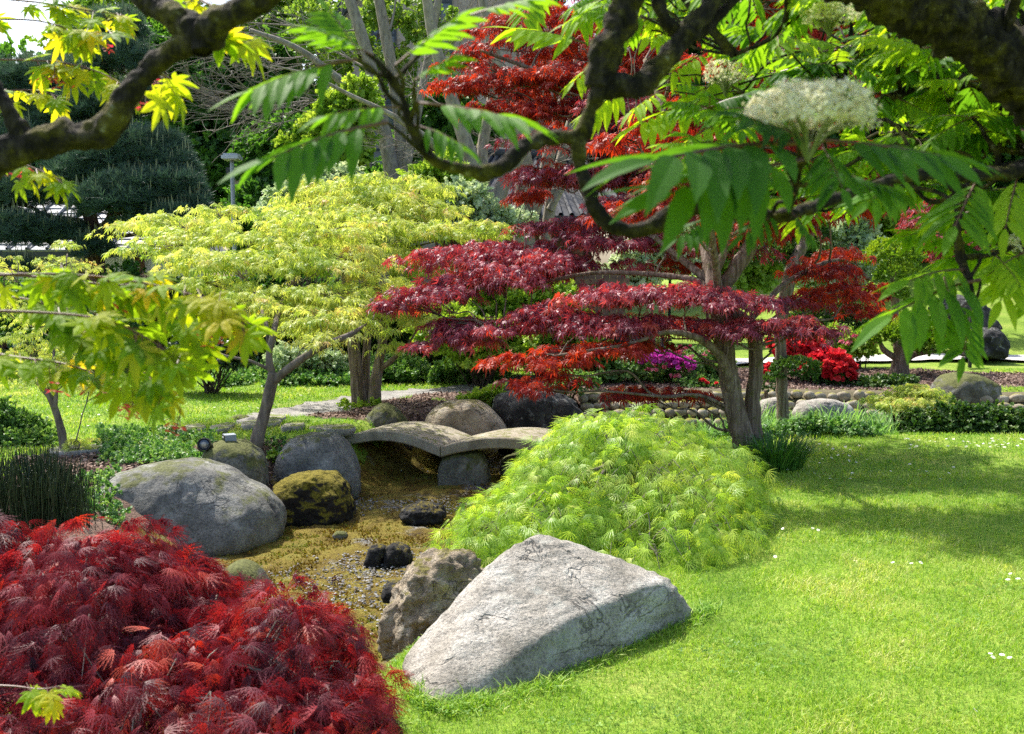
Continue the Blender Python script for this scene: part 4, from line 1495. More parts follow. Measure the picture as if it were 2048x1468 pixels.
def nearest(nodes, p):
    nodes = np.asarray(nodes)
    d = np.linalg.norm((nodes[:, :3] - p) * [1, 1, 1.0], axis=1) + np.maximum(0, nodes[:, 2] - p[2] + .05) * 3
    return nodes[np.argmin(d)]


def leafy_tree(name, label, cat, base, ells, n, size, lm, bm, tr=.12, temps=SPRAY, group=None, k=8, crad=.3, top=None, zmin=-.9, limbs=True):
    base = np.asarray(base, float)
    t = thing(name, label, cat, base, group)
    mb = MB()
    cs = np.array([c for c, r in ells])
    tp = cs.mean(0) if top is None else np.asarray(top)
    mid = (base + tp) / 2 + rng.normal(0, .05, 3) * (tp[2] - base[2])
    mid2 = base * .2 + tp * .8 + rng.normal(0, .03, 3) * (tp[2] - base[2])
    pth = [base - [0, 0, .1], base * .75 + mid * .25, mid, mid2, tp]
    rad = [tr, tr * .9, tr * .7, tr * .45, tr * .2]
    tube(mb, pth, rad, 8, 5, knob=.1, kf=3, flare=.4)
    nodes = catmull(np.column_stack([pth, rad]), 6)
    part(mb, "trunk", M[bm], t, True)
    mb = MB()
    if limbs:
        for c, r in ells:
            for _ in range(4):
                q = c + r * sphere_dirs(1)[0] * .75
                nb = nearest(nodes[4:], q - [0, 0, .25 * np.linalg.norm(r)])
                pp, rr = limb(nb[:3], q, max(.008, nb[3] * .55), .006, .05, .06)
                tube(mb, pp, rr, 5, 3, mat=1)
    clumps(mb, ells, n, temps, size, 0, k, crad, zmin=zmin)
    part(mb, "crown", [M[lm], M[bm]], t)
    return t


def pad_leaves(mb, c, rx, ry, rz, dens, size, temps, mat=0, sp=.15, k=13, droop=.45, tilt=0.0, flat=.35, down=.4):
    ns = max(2, int(dens * math.pi * rx * ry / k))
    ang = rng.uniform(0, 2 * math.pi, ns)
    rim = 1 + .28 * np.sin(3 * ang + c[0] * 7) + .18 * np.sin(5 * ang + c[2] * 9) + rng.normal(0, .10, ns)
    u = np.sqrt(rng.random(ns)) * rim
    a, b = u * np.cos(ang), u * np.sin(ang)
    lay = rng.uniform(-1, 1, ns) * np.sqrt(np.clip(1.1 - u * u, .05, 1))
    sc = c + np.stack([a * rx, b * ry, rz * (.75 * lay - .45 * u * u) + tilt * a * rx], -1)
    th = rng.uniform(0, 2 * math.pi, ns * k)
    rr = np.sqrt(rng.random(ns * k)) * sp * np.repeat(rng.uniform(.6, 1.3, ns), k)
    p = np.repeat(sc, k, 0) + np.stack([rr * np.cos(th), rr * np.sin(th), -droop * rr * rr / sp + rng.normal(0, .008, ns * k)], -1)
    h = np.stack([np.cos(th) * .6 + np.repeat(a, k) * .7, np.sin(th) * .6 + np.repeat(b, k) * .7], -1) + rng.normal(0, .35, (ns * k, 2))
    f = np.column_stack([h, -down - .5 * rng.random(ns * k)])
    nn = np.column_stack([h * .4, np.ones(ns * k)]) + rng.normal(0, flat, (ns * k, 3))
    R = frames(f, nrm(nn))
    rn = np.clip(np.repeat(rng.normal(.5, .17, ns), k) + rng.normal(0, .15, ns * k), 0, 1)
    w_ = rng.integers(0, len(temps), ns * k)
    s = size * rng.uniform(.7, 1.2, ns * k)
    for j, tp in enumerate(temps):
        g = w_ == j
        mb.scatter(tp, p[g], R[g], s[g], mat, rn[g])
    return sc


def maple_tree(name, label, base, stems, pads, dens, size, temps, lm, bm, group=None, limb_r=.02, sp=.15, flat=.35, down=.4, knob=.08, extra=(), sides=12, limbparts=True, lm2=None, pads2=()):
    t = thing(name, label, "tree", base, group)
    nodes = []
    for st in stems:
        mb = MB()
        pts = [P(a, b, Y) for a, b, Y, r in st]
        rad = [r / F * Y for a, b, Y, r in st]
        tube(mb, pts, rad, sides, 9, knob=knob, kf=9, seed=st[0][0], flare=.25 if st is stems[0] or st[0][1] > stems[0][0][1] - 30 else 0)
        part(mb, "trunk" if st is stems[0] else "stem", M[bm], t, True)
        q = catmull(np.column_stack([pts, rad]), 8)
        nodes.append(q[4:])
    nodes = np.vstack(nodes)
    mb, mt = MB(), MB()
    allp = [(p_, 0) for p_ in pads] + [(p_, 2) for p_ in pads2]
    for pd, mi in allp:
        px, py, Y, wp, hp = pd[:5]
        c, r = E(px, py, Y, wp, hp, pd[5] if len(pd) > 5 else None)
        ry = r[1] if len(pd) > 5 else max(.18, r[0] * .8)
        sc = pad_leaves(mb, c, r[0], ry, r[2], dens, size, temps, mi, sp, tilt=pd[6] if len(pd) > 6 else 0, flat=flat, down=down)
        nb = nearest(nodes, c - [0, 0, .3])
        cc = c - [0, 0, r[2] * .5]
        L = np.linalg.norm(cc - nb[:3])
        pp, rr = limb(nb[:3], cc, min(max(.006, nb[3] * .6), limb_r * (.5 + .35 * L)), .0045, .05, .04, 6)
        lb = MB()
        tube(lb, pp, rr, 7, 5, knob=.1, kf=14)
        if limbparts:
            part(lb, "branch", M[bm], t, True)
        for s_ in sc[rng.integers(0, len(sc), min(len(sc), 16))]:
            q0 = pp[rng.integers(3, 6)]
            tp, tr = limb(q0, s_ - [0, 0, .02], .004, .0015, .05, .05, 4)
            tube(mb, tp, tr, 4, 2, mat=1)
    for e in extra:
        lb = MB()
        ptube(lb, e, 7, 6, knob=.1, kf=14)
        part(lb, "branch", M[bm], t, True)
    part(mb, "crown", [M[lm], M['twig'], M[lm2 or lm]], t)
    return t


# ------------------------------------------------------------------ the wood behind
W_ = "trees of the wood behind the garden"


def wood(label, px, Y, ells, n, lm='wood', size=.55, name="broadleaf_tree", tr=.2, zmin=-.9, temps=SPRAY, crad=.26):
    x = P(px, 600, Y)[0]
    leafy_tree(name, label, "tree", (x, Y, H(x, Y)), [E(*e) for e in ells], n, size, lm, 'bark_pine', tr, temps, W_, zmin=zmin, crad=crad)


wood("tall dark green leafy tree behind the lamp post", 470, 38, [(420, 330, 38, 150, 120), (500, 210, 39, 150, 120), (400, 160, 38, 110, 120), (560, 380, 36, 90, 90)], 9500, 'wood', .62)
wood("broad dark green tree between the lamp post and the brick building", 590, 33, [(590, 330, 33, 90, 90), (600, 430, 33, 90, 80), (540, 440, 32, 90, 70)], 4500, 'wood', .55)
wood("fresh light green tree high above the blue green pine", 300, 42, [(290, 60, 42, 120, 90), (330, 170, 41, 100, 90), (210, 150, 42, 100, 120)], 5200, 'woodlight', .6)
wood("dark tree behind the pine at the far left edge", 40, 40, [(30, 260, 40, 130, 150), (130, 330, 40, 110, 120), (-60, 420, 38, 120, 100), (180, 480, 40, 150, 70)], 6000, 'wood', .65)
wood("dark tree rising behind the tiled gatehouse", 1180, 38, [(1120, 200, 38, 110, 130), (1230, 330, 37, 140, 110), (1330, 200, 38, 120, 130), (1060, 60, 40, 80, 80)], 6500, 'wood', .65)
wood("dark green tree behind the top of the scarlet maple", 1480, 37, [(1440, 330, 36, 150, 110), (1530, 180, 37, 150, 130), (1420, 60, 38, 150, 100)], 6500, 'wood', .65)
wood("mid green tree behind the rowan blossom", 1720, 36, [(1680, 330, 36, 130, 110), (1770, 200, 37, 150, 120), (1650, 90, 38, 130, 110)], 6000, 'wood', .62)
wood("large dark tree on the far right slope", 1960, 36, [(1930, 260, 36, 150, 130), (2060, 330, 36, 130, 130), (1960, 90, 37, 160, 120)], 6000, 'wood', .65)
wood("light green tree above the brick building edge", 560, 45, [(600, 20, 45, 90, 60), (900, 40, 46, 70, 90), (520, 90, 44, 70, 60)], 2600, 'woodlight', .6)
wood("lime green bushy tree before the lower brick wall", 690, 24, [(680, 260, 24, 55, 70), (650, 330, 24, 50, 45), (720, 210, 24, 35, 40), (600, 300, 24.5, 30, 40)], 2600, 'lime', .34, "young_tree", .05)
wood("dark evergreen between the bare grey tree and the scarlet maple", 890, 30, [(880, 220, 30, 60, 60), (840, 310, 30, 60, 40), (950, 290, 29, 50, 60), (790, 380, 29, 60, 50)], 2600, 'wood', .42, "broadleaf_tree", .08)
wood("loose mid green tree partly covering the brick building", 740, 28, [(700, 110, 28, 70, 50), (800, 150, 28.5, 60, 50), (640, 60, 29, 60, 50), (770, 20, 29, 80, 40), (860, 60, 29, 50, 50)], 1500, 'woodlight', .34, "broadleaf_tree", .08)
wood("slim light green young tree left of the gatehouse", 890, 17, [(880, 370, 17, 55, 50), (840, 420, 16.5, 40, 30), (910, 430, 17, 40, 30)], 1900, 'lime', .24, "young_tree", .03)
wood("pale grey green conifer on the far lawn behind the clipped topiary", 1690, 27, [(1690, 500, 27, 55, 60), (1660, 545, 27, 60, 35), (1700, 440, 27, 40, 40)], 2400, 'pale', .36, "conifer", .08)
wood("bright green tree behind the clipped topiary at the right", 1780, 29, [(1790, 440, 29, 80, 60), (1730, 400, 29, 70, 60), (1850, 480, 30, 60, 60)], 3600, 'woodlight', .45)
wood("fresh green bush behind the red maple trunks", 1420, 24, [(1400, 470, 24, 80, 60), (1480, 520, 24, 70, 60), (1330, 500, 24, 60, 50)], 3600, 'woodlight', .36, "bush", .05)
wood("dark shade tree behind the far red maple at the right", 1930, 33, [(1900, 470, 32, 110, 80), (2040, 480, 33, 90, 70), (1620, 420, 33, 90, 80)], 4200, 'wood', .55)
wood("pale silvery shrub glimpsed between the red maple layers", 1310, 19, [(1290, 520, 19, 60, 35), (1350, 500, 19, 50, 35), (1250, 560, 19, 60, 40)], 2300, 'pale', .22, "shrub", .03)

# ------------------------------------------------------------------ blue green pine with candles
pb = P(196, 650, 19)
pt = thing("pine_tree", "blue green pine with pale upright candles before the white pavilion", "tree", (pb[0], 19, H(pb[0], 19)))
mb = MB()
stem = [(196, 680, 19, 16), (196, 560, 19, 15), (190, 470, 19, 14), (165, 380, 19, 11), (150, 300, 19.2, 10), (165, 200, 19.5, 8), (210, 110, 19.8, 6), (240, 50, 20, 3)]
ptube(mb, stem, 9, 5, knob=.12, kf=5, flare=.2)
part(mb, "trunk", M['bark_pine'], pt, True)
nodes = np.array([list(P(a, b, Y)) + [r / F * Y] for a, b, Y, r in stem])
PE = [(270, 320, 19, 110, 60), (340, 380, 18.4, 75, 45), (250, 410, 18.2, 100, 40), (90, 390, 19, 100, 45), (40, 470, 18.5, 70, 45), (120, 470, 18.6, 60, 30),
      (200, 220, 19.6, 90, 45), (110, 170, 20, 80, 50), (250, 130, 20, 70, 40), (290, 210, 19.6, 60, 35), (60, 290, 19.6, 80, 45), (230, 60, 20.2, 60, 40), (330, 300, 19, 50, 35),
      (310, 450, 18.2, 80, 26), (380, 420, 18.2, 40, 30), (330, 340, 18.8, 70, 50), (200, 300, 19.4, 110, 50), (140, 240, 19.8, 90, 50), (280, 380, 18.4, 90, 40), (20, 200, 20, 80, 60), (180, 350, 18.8, 90, 50), (350, 440, 18.0, 60, 30), (-20, 400, 19, 60, 60), (30, 540, 18.3, 50, 24), (190, 500, 18.3, 40, 30)]
mb, mc = MB(), MB()
for e in PE:
    mbr = MB()
    c, r = E(*e)
    m = int(30 * e[3] * e[4] / 100)
    d = sphere_dirs(m, -.55)
    p = c + d * r * (rng.uniform(.45, 1.0, m) * (1 + .25 * fbm(d * 2 + c, 2)))[:, None]
    f = nrm(d * [.8, .8, .4] + [0, 0, .75] + rng.normal(0, .3, p.shape))
    R = frames(f, sphere_dirs(m))
    for j in (0, 1):
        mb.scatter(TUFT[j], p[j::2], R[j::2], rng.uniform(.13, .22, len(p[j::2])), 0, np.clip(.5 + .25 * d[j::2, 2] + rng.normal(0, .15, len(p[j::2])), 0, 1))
    top = (d[:, 2] > .15) & (rng.random(m) < .16)
    cand = T([(-.07, 0, 0), (.035, 0, .06), (.035, 0, -.06), (-.03, 1, 0), (.02, 1, .025), (.02, 1, -.025)], [(0, 1, 4, 3), (1, 2, 5, 4), (2, 0, 3, 5), (3, 4, 5)])
    n_ = int(top.sum())
    f = nrm(np.array([0, 0, 1.]) + rng.normal(0, .1, (n_, 3)))
    mc.scatter(cand, p[top] + f * .1, frames(f, sphere_dirs(n_)), rng.uniform(.10, .22, n_))
    nb = nearest(nodes, c)
    pp, rr = limb(nb[:3], c, .05, .02, .07, -.03)
    tube(mbr, pp, rr, 6, 4, knob=.1, kf=6)
    for _ in range(14):
        q = c + r * sphere_dirs(1, -.5)[0] * .8
        a_, b_ = limb(pp[rng.integers(2, 5)], q, .016, .006, .08, .03, 4)
        tube(mbr, a_, b_, 4, 2)
    part(mbr, "branch", M['bark_pine'], pt, True)
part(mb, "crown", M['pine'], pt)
part(mc, "candle", M['candle'], pt)["kind"] = "stuff"


# ------------------------------------------------------------------ bare and smooth grey trees
def spread_twigs(mb, a, d, L, r, depth, seed=0, spreadv=.5):
    k = 4
    pts = [a]
    dd = nrm(d)
    for i in range(k):
        dd = nrm(dd + rng.normal(0, .16, 3) + [0, 0, .03])
        pts.append(pts[-1] + dd * L / k)
    tube(mb, pts, np.linspace(r, r * .45, k + 1), 5 if r > .01 else 4, 2)
    if depth == 0:
        return
    for i in range(1, k + 1):
        for _ in range(2):
            nd_ = nrm(dd + rng.normal(0, spreadv, 3) * [1, 1, .7])
            spread_twigs(mb, pts[i], nd_, L * rng.uniform(.45, .7), max(.0035, r * .5), depth - 1, spreadv=spreadv)


def grey_tree(name, label, stems, twigs, Y, lm=None, ells=(), depth=2):
    b = P(stems[0][0][0], stems[0][0][1], Y)
    t = thing(name, label, "tree", (b[0], Y, H(b[0], Y)), "smooth grey trees behind the maples")
    for k, st in enumerate(stems):
        st = [(a, c, Y + q, r) for a, c, q, r in st]
        mb = MB()
        pts = [P(a, c, y) for a, c, y, r in st]
        if k == 0:
            pts[0][2] = H(b[0], Y) - .1
        tube(mb, pts, [r / F * y for a, c, y, r in st], 10, 8, knob=.06, kf=3, flare=.15 if k == 0 else 0)
        part(mb, "trunk" if k == 0 else "stem", M['bark_grey'], t, True)
    mb = MB()
    for px, py, dx, dz, L, r in twigs:
        spread_twigs(mb, P(px, py, Y), np.array([dx, rng.uniform(-.4, .4), dz]), L, r, depth)
    if ells:
        clumps(mb, [E(*e) for e in ells], 900, SPRAY, .3, 1, 8)
    part(mb, "crown", [M['greytwig'], M['lime']], t)


grey_tree("bare_tree", "grey tree of bare twigs leaning before the brick building",
          [[(800, 600, 0, 20), (795, 430, 0, 17), (770, 270, 0, 14), (735, 110, 0, 12), (690, -30, 0, 10)],
           [(800, 400, 0, 13), (800, 250, .3, 12), (775, 90, .4, 11), (750, -40, .4, 9)],
           [(770, 270, 0, 10), (700, 180, -.6, 8), (600, 100, -.9, 6), (500, 60, -1, 4)],
           [(790, 420, 0, 10), (820, 300, 0, 9), (850, 150, .2, 8), (880, -20, .2, 7)]],
          [(740, 140, -1, .3, 3.2, .035), (720, 60, -1, .2, 3.2, .03), (760, 240, -1, .1, 3.4, .035), (700, 200, -1, -.05, 2.6, .03), (620, 110, -1, .05, 2.2, .025),
           (600, 130, -1, -.15, 2.2, .02), (640, 230, -1, 0, 2.0, .02), (560, 250, -1, .1, 1.8, .02), (520, 200, -.8, .1, 1.8, .02), (800, 200, .8, .5, 2, .03), (850, 120, .7, .5, 1.8, .025), (780, 60, .3, 1, 2, .03)], 26)
grey_tree("smooth_trunk_tree", "smooth grey forked tree just left of the gatehouse roof",
          [[(985, 560, 0, 24), (980, 440, 0, 24), (958, 370, 0, 17), (920, 250, 0, 14), (870, 90, 0, 11), (850, -30, 0, 9)],
           [(985, 430, 0, 18), (1010, 360, 0, 14), (1060, 270, .2, 11), (1090, 150, .3, 9), (1100, 0, .3, 7)],
           [(965, 390, 0, 13), (905, 320, -.2, 10), (800, 240, -.4, 6), (700, 190, -.5, 4), (620, 150, -.6, 2.5), (540, 130, -.7, 1)],
           [(975, 420, 0, 12), (965, 300, .3, 11), (985, 180, .3, 10), (975, 40, .3, 8)]],
          [(990, 420, 1, .2, 1.1, .012), (950, 380, -1, .3, 1.2, .014), (1000, 380, 1, .4, 1.2, .012), (930, 300, -1, .3, 1.3, .014), (900, 220, -1, .3, 1.3, .014), (1040, 300, 1, .2, 1.2, .012), (960, 200, .7, .5, 1.2, .012)], 17.5)
grey_tree("smooth_trunk_tree", "smooth grey tree of straight stems in front of the gatehouse tiles",
          [[(1050, 560, 0, 22), (1048, 420, 0, 20), (1050, 340, 0, 17), (1030, 230, 0, 13), (990, 100, 0, 10), (960, -20, 0, 8)],
           [(1060, 440, 0, 15), (1085, 370, 0, 13), (1100, 300, 0, 12), (1130, 190, .2, 10), (1180, 60, .2, 8)],
           [(1090, 480, .2, 11), (1105, 390, .2, 12), (1125, 310, .2, 10), (1150, 220, .3, 8), (1200, 120, .3, 6)],
           [(1100, 420, .1, 8), (1135, 350, .1, 8), (1165, 290, .2, 7), (1240, 240, .2, 5)]],
          [(1100, 330, 1, .1, 1.3, .012), (1120, 300, 1, .3, 1.3, .012), (1140, 350, 1, .2, 1.5, .012), (1150, 320, 1, 0, 1.5, .012), (1080, 300, -1, .3, 1.0, .012), (1180, 280, 1, .1, 1.3, .01)], 18.5)

# ------------------------------------------------------------------ shrubs, hedges, ground cover


def shrub(name, label, cat, px, py, Y, ells, n, size, lm, temps=SPRAY, group=None, bm='twig', k=7, crad=.3, stemsn=7, extra=None, zmin=-.5):
    b = P(px, py, Y)
    g = H(b[0], Y)
    t = thing(name, label, cat, (b[0], Y, g), group)
    es = [E(*e) for e in ells]
    mb = MB()
    for c, r in es:
        for _ in range(stemsn):
            q = c + r * sphere_dirs(1, -.2)[0] * .8
            pp, rr = limb(np.array([b[0] + rng.normal(0, .05), Y + rng.normal(0, .05), g - .03]), q, .012, .003, .05, .03, 4)
            tube(mb, pp, rr, 5, 3)
    part(mb, "stem", M[bm], t, True)
    mb = MB()
    clumps(mb, es, n, temps, size, 0, k, crad, zmin=zmin)
    part(mb, "foliage", M[lm], t)
    if extra:
        for nm_, mt_, e2, n2, s2, tps in extra:
            mb = MB()
            clumps(mb, [E(*e) for e in e2], n2, tps, s2, 0, 9, .16, shell=.85, zmin=-.2)
            part(mb, nm_, M[mt_], t)["kind"] = "stuff"
    return t


FLOWER = T([(0, 0, 0), (.5, .2, .3), (.2, .55, .3), (-.35, .45, .3), (-.5, 0, .3), (-.2, -.5, .3), (.35, -.4, .3)], [(0, 1, 2), (0, 2, 3), (0, 3, 4), (0, 4, 5), (0, 5, 6), (0, 6, 1)])
shrub("rhododendron", "rounded dark glossy leaved shrub beside the lawn behind the hanging maple tips", "shrub", 425, 770, 13.6, [(425, 705, 13.6, 78, 50), (370, 720, 13.8, 45, 35), (470, 690, 13.6, 40, 40)], 5200, .085, 'dark', [DIA], k=9, crad=.2)
shrub("low_shrub", "small grey green shrub under the golden hedge beside the forked trunk", "shrub", 585, 745, 15.2, [(585, 720, 15.2, 45, 22), (650, 725, 15.2, 40, 22)], 900, .14, 'pale')
shrub("rounded_shrub", "rounded blue green small leaved shrub at the left edge behind the reeds", "shrub", 35, 940, 9.7, [(30, 885, 9.7, 72, 55), (-30, 860, 9.7, 60, 60), (70, 905, 9.5, 40, 35)], 5200, .085, 'shrub', [t_spray(11, 5, .2, .3)])
shrub("leafy_shrub", "light green round leaved shrub under the drooping dark red branch", "shrub", 960, 740, 14.6, [(960, 690, 14.6, 70, 45), (1020, 700, 14.4, 45, 35), (900, 660, 14.8, 60, 40)], 1900, .2, 'lime')
shrub("leafy_shrub", "tall light green shrub glimpsed between the red maple layers by the board fence", "shrub", 1080, 740, 15.8, [(1080, 640, 15.8, 90, 80), (1010, 580, 16.2, 70, 60), (1150, 690, 15.6, 60, 45), (1000, 640, 16, 60, 60)], 3800, .2, 'lime')
shrub("leafy_shrub", "green shrub behind the bent dark branch right of the board fence", "shrub", 1240, 760, 15.2, [(1190, 735, 15.2, 55, 28), (1240, 740, 15.2, 40, 24)], 900, .17, 'shrub')
shrub("bronze_shrub", "small bronze green shrub above the big black rock", "shrub", 1130, 795, 13.2, [(1135, 770, 13.2, 32, 24), (1165, 765, 13.3, 25, 20)], 600, .1, 'shrub')
shrub("leafy_plant", "pale green leafy plant sprouting beside the big black rock", "plant", 965, 815, 12.2, [(955, 800, 12.2, 26, 16), (985, 790, 12.2, 16, 18)], 220, .16, 'lime', stemsn=9)
shrub("leafy_plant", "fresh green sprouts at the foot of the three stemmed maple", "plant", 720, 835, 12.4, [(715, 818, 12.4, 35, 9), (760, 812, 12.4, 16, 10)], 240, .11, 'lime', stemsn=4)
shrub("leafy_plant", "bright green sprout between the two boulders left of the bridge", "plant", 580, 925, 9.4, [(575, 915, 9.4, 30, 12)], 80, .10, 'lime', stemsn=9)
shrub("azalea", "pink and green azalea bush with magenta flowers by the pale path", "shrub", 1350, 790, 15.6, [(1350, 745, 15.6, 85, 38), (1420, 740, 15.4, 40, 36)], 2600, .13, 'shrub',
      extra=[("magenta_flower", 'magenta', [(1318, 722, 15.0, 42, 18), (1365, 732, 14.9, 30, 14)], 800, .06, [FLOWER]), ("pink_flower", 'pink', [(1380, 718, 15.3, 60, 26), (1330, 750, 15.0, 60, 18)], 420, .045, [FLOWER])])
shrub("azalea", "brilliant red azalea bush covered in flowers behind the clipped conifer stem", "shrub", 1640, 800, 15.4, [(1600, 710, 15.6, 45, 32), (1640, 740, 15.2, 50, 40), (1675, 750, 15, 32, 42), (1540, 745, 15.4, 30, 20)], 900, .13, 'boxdark',
      extra=[("red_flower", 'azalea', [(1595, 700, 15.4, 55, 36), (1640, 735, 15.1, 52, 40), (1675, 748, 14.9, 34, 44), (1540, 742, 15.3, 28, 14), (1680, 795, 14.7, 20, 16)], 5200, .075, [FLOWER])])
shrub("azalea", "low orange red azalea behind the leaning maple stems", "shrub", 1400, 800, 14.8, [(1400, 775, 14.8, 55, 20)], 600, .1, 'shrub', extra=[("red_flower", 'azalea', [(1420, 770, 14.6, 30, 14)], 60, .05, [FLOWER])])
shrub("azalea", "yellowish green azalea with a few pink flowers right of the red one", "shrub", 1720, 730, 17.2, [(1700, 695, 17.2, 45, 28), (1650, 680, 17.4, 45, 30)], 1200, .16, 'lime', extra=[("pink_flower", 'pink', [(1710, 685, 17, 40, 18)], 70, .06, [FLOWER])])
shrub("low_hedge", "low dark green shrub at the right edge of the lawn below the cobble wall", "shrub", 1930, 885, 10.6, [(1850, 855, 10.7, 45, 32), (1915, 848, 10.7, 55, 36), (1985, 852, 10.6, 55, 34), (2050, 860, 10.5, 45, 36)], 5200, .10, 'boxdark', [t_spray(11, 5, .2, .3)])
shrub("creeping_conifer", "dark creeping conifer on the mulch under the clipped pine", "shrub", 1740, 770, 14.8, [(1740, 768, 14.8, 45, 8), (1790, 765, 14.8, 40, 8)], 700, .12, 'boxdark')
shrub("creeping_conifer", "dark creeping conifer on the cobble wall top behind the black rock", "shrub", 1220, 800, 13.9, [(1220, 800, 13.9, 60, 10), (1280, 796, 13.9, 40, 8)], 900, .10, 'boxdark')
shrub("variegated_shrub", "whitish green variegated shrub behind the yellow maple crown", "shrub", 620, 600, 17, [(590, 400, 17, 50, 26), (640, 385, 17.2, 50, 26), (560, 430, 16.8, 40, 22), (680, 360, 17.4, 40, 26), (700, 420, 17, 60, 30)], 2600, .2, 'pale')
shrub("variegated_shrub", "pale green shrub behind the scarlet branches near the gatehouse", "shrub", 960, 620, 16.4, [(930, 400, 16.4, 45, 26), (1000, 450, 16.4, 60, 24), (900, 440, 16.4, 50, 26)], 1500, .2, 'pale')

shrub("evergreen_shrub", "dark evergreen shrub at the left behind the young maple stem", "shrub", 110, 720, 16.5, [(60, 640, 16.5, 110, 60), (170, 650, 16.5, 90, 55), (-40, 620, 16.8, 90, 70)], 3600, .2, 'wood')
shrub("evergreen_shrub", "dark evergreen shrub behind the rounded glossy shrub, below the pale roof", "shrub", 300, 700, 18.5, [(270, 600, 18.5, 70, 60), (350, 620, 18.5, 70, 50), (220, 640, 18.2, 60, 50)], 2600, .2, 'wood')
shrub("evergreen_shrub", "mid green shrub filling behind the forked yellow maple trunk", "shrub", 520, 700, 18.6, [(450, 610, 18.6, 70, 45), (560, 590, 18.6, 70, 60), (640, 600, 18.8, 70, 60)], 2600, .2, 'wood')

# clipped cloud conifers


def cloud_tree(label, stem, pads, lm, n, size, base, limbs=()):
    t = thing("clipped_conifer", label, "tree", base, "clipped cloud conifers")
    mb = MB()
    ptube(mb, stem, 10, 7, knob=.12, kf=9, flare=.3)
    part(mb, "trunk", M['bark_red'], t, True)
    for l in limbs:
        mb = MB()
        ptube(mb, l, 7, 6, knob=.1, kf=9)
        part(mb, "branch", M['bark_red'], t, True)
    for e in pads:
        c, r = E(*e)
        m = int(n * r[0] * r[0])
        d = sphere_dirs(m, -.45)
        d[:, 2] = np.where(d[:, 2] < 0, d[:, 2] * .6, d[:, 2])
        rad = (1 + .16 * fbm(d * 3.2 + c * 3, 2)) * rng.uniform(.86, 1.03, m)
        p = c + d * r * rad[:, None]
        nn = nrm(d / r)
        f = nrm(nn * .9 + rng.normal(0, .5, p.shape) + [0, 0, .2])
        mb = MB()
        for j, tp in enumerate(SPRAY):
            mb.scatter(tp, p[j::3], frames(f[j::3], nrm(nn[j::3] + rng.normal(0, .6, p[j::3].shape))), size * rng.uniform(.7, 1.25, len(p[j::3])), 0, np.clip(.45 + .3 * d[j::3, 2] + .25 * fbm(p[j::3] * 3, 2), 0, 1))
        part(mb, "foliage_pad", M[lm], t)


def base_of(px, Y):
    x = P(px, 700, Y)[0]
    return np.array([x, Y, H(x, Y)])


cloud_tree("tall clipped conifer with a straight brown stem rising from the tall grass", [(1566, 905, 12, 14), (1566, 840, 12, 12), (1562, 740, 12, 11), (1562, 660, 12, 11), (1572, 590, 12, 13), (1592, 520, 12, 13), (1640, 430, 12.2, 9)],
           [(1592, 742, 11.9, 46, 24), (1560, 515, 12.3, 60, 30), (1620, 520, 12.4, 50, 28), (1600, 470, 12.4, 60, 30)], 'boxdark', 7000, .075, base_of(1566, 12))
cloud_tree("round clipped conifer low beside the leaning maple stems", [(1532, 810, 13.2, 4), (1532, 780, 13.2, 4)], [(1532, 772, 13.2, 26, 20)], 'boxdark', 7000, .075, base_of(1532, 13.2))
cloud_tree("broad clipped pine with a thick bent trunk before the pale path", [(1797, 765, 16, 22), (1800, 735, 16, 17), (1802, 710, 16, 15), (1795, 680, 16, 10)],
           [(1800, 672, 16, 66, 30), (1885, 692, 15.7, 48, 26), (1915, 680, 16.2, 30, 20), (1840, 655, 16.6, 50, 24)], 'box', 4600, .11, base_of(1797, 16),
           [[(1806, 722, 16, 9), (1830, 708, 15.9, 7), (1880, 700, 15.8, 5)], [(1800, 720, 16, 8), (1770, 702, 16, 6), (1760, 685, 16, 4)]])
cloud_tree("bright clipped dome conifer on the far lawn above the red azalea", [(1790, 650, 21, 9), (1790, 590, 21, 8), (1785, 540, 21, 6)], [(1785, 515, 21, 50, 32), (1800, 553, 20.7, 42, 24), (1770, 590, 21, 38, 14)], 'box', 2600, .14, base_of(1790, 21))
cloud_tree("dark clipped conifer behind the trunks of the red maple", [(1660, 720, 18, 9), (1655, 650, 18, 8), (1650, 600, 18, 6)], [(1650, 625, 18, 55, 26), (1700, 650, 18, 50, 24), (1600, 660, 18, 50, 26)], 'boxdark', 3600, .12, base_of(1660, 18))

# hedge with a golden top
hd = thing("hedge", "long dark clipped hedge with golden new growth along its flat top", "hedge", (-3.0, 17.4, 0))
mb, mg = MB(), MB()
n = 15000
x = rng.uniform(-6.4, -.6, n)
side = rng.random(n) < .75
y = np.where(side, 17.0 + rng.normal(0, .06, n), rng.uniform(17, 17.9, n))
z = np.where(side, rng.uniform(.02, .92, n), .92 + rng.normal(0, .02, n))
p = np.stack([x, y, z], -1)
f = nrm(np.stack([rng.normal(0, .6, n), np.where(side, -.8, 0), np.where(side, .2, 1)], -1) + rng.normal(0, .3, (n, 3)))
mb.scatter(SPRAY[0], p, frames(f, sphere_dirs(n)), rng.uniform(.07, .13, n))
box(mb, (-6.4, 17.12, 0), (-.6, 17.85, .86), 0, .1)
part(mb, "foliage", M['hedge'], hd)
n = 5000
p = np.stack([rng.uniform(-6.4, -.6, n), rng.uniform(16.95, 17.95, n), .93 + rng.normal(0, .025, n)], -1)
f = nrm(np.array([0, -.3, .8]) + rng.normal(0, .4, (n, 3)))
mg.scatter(SPRAY[1], p, frames(f, sphere_dirs(n)), rng.uniform(.07, .12, n))
part(mg, "golden_top", M['goldtop'], hd)


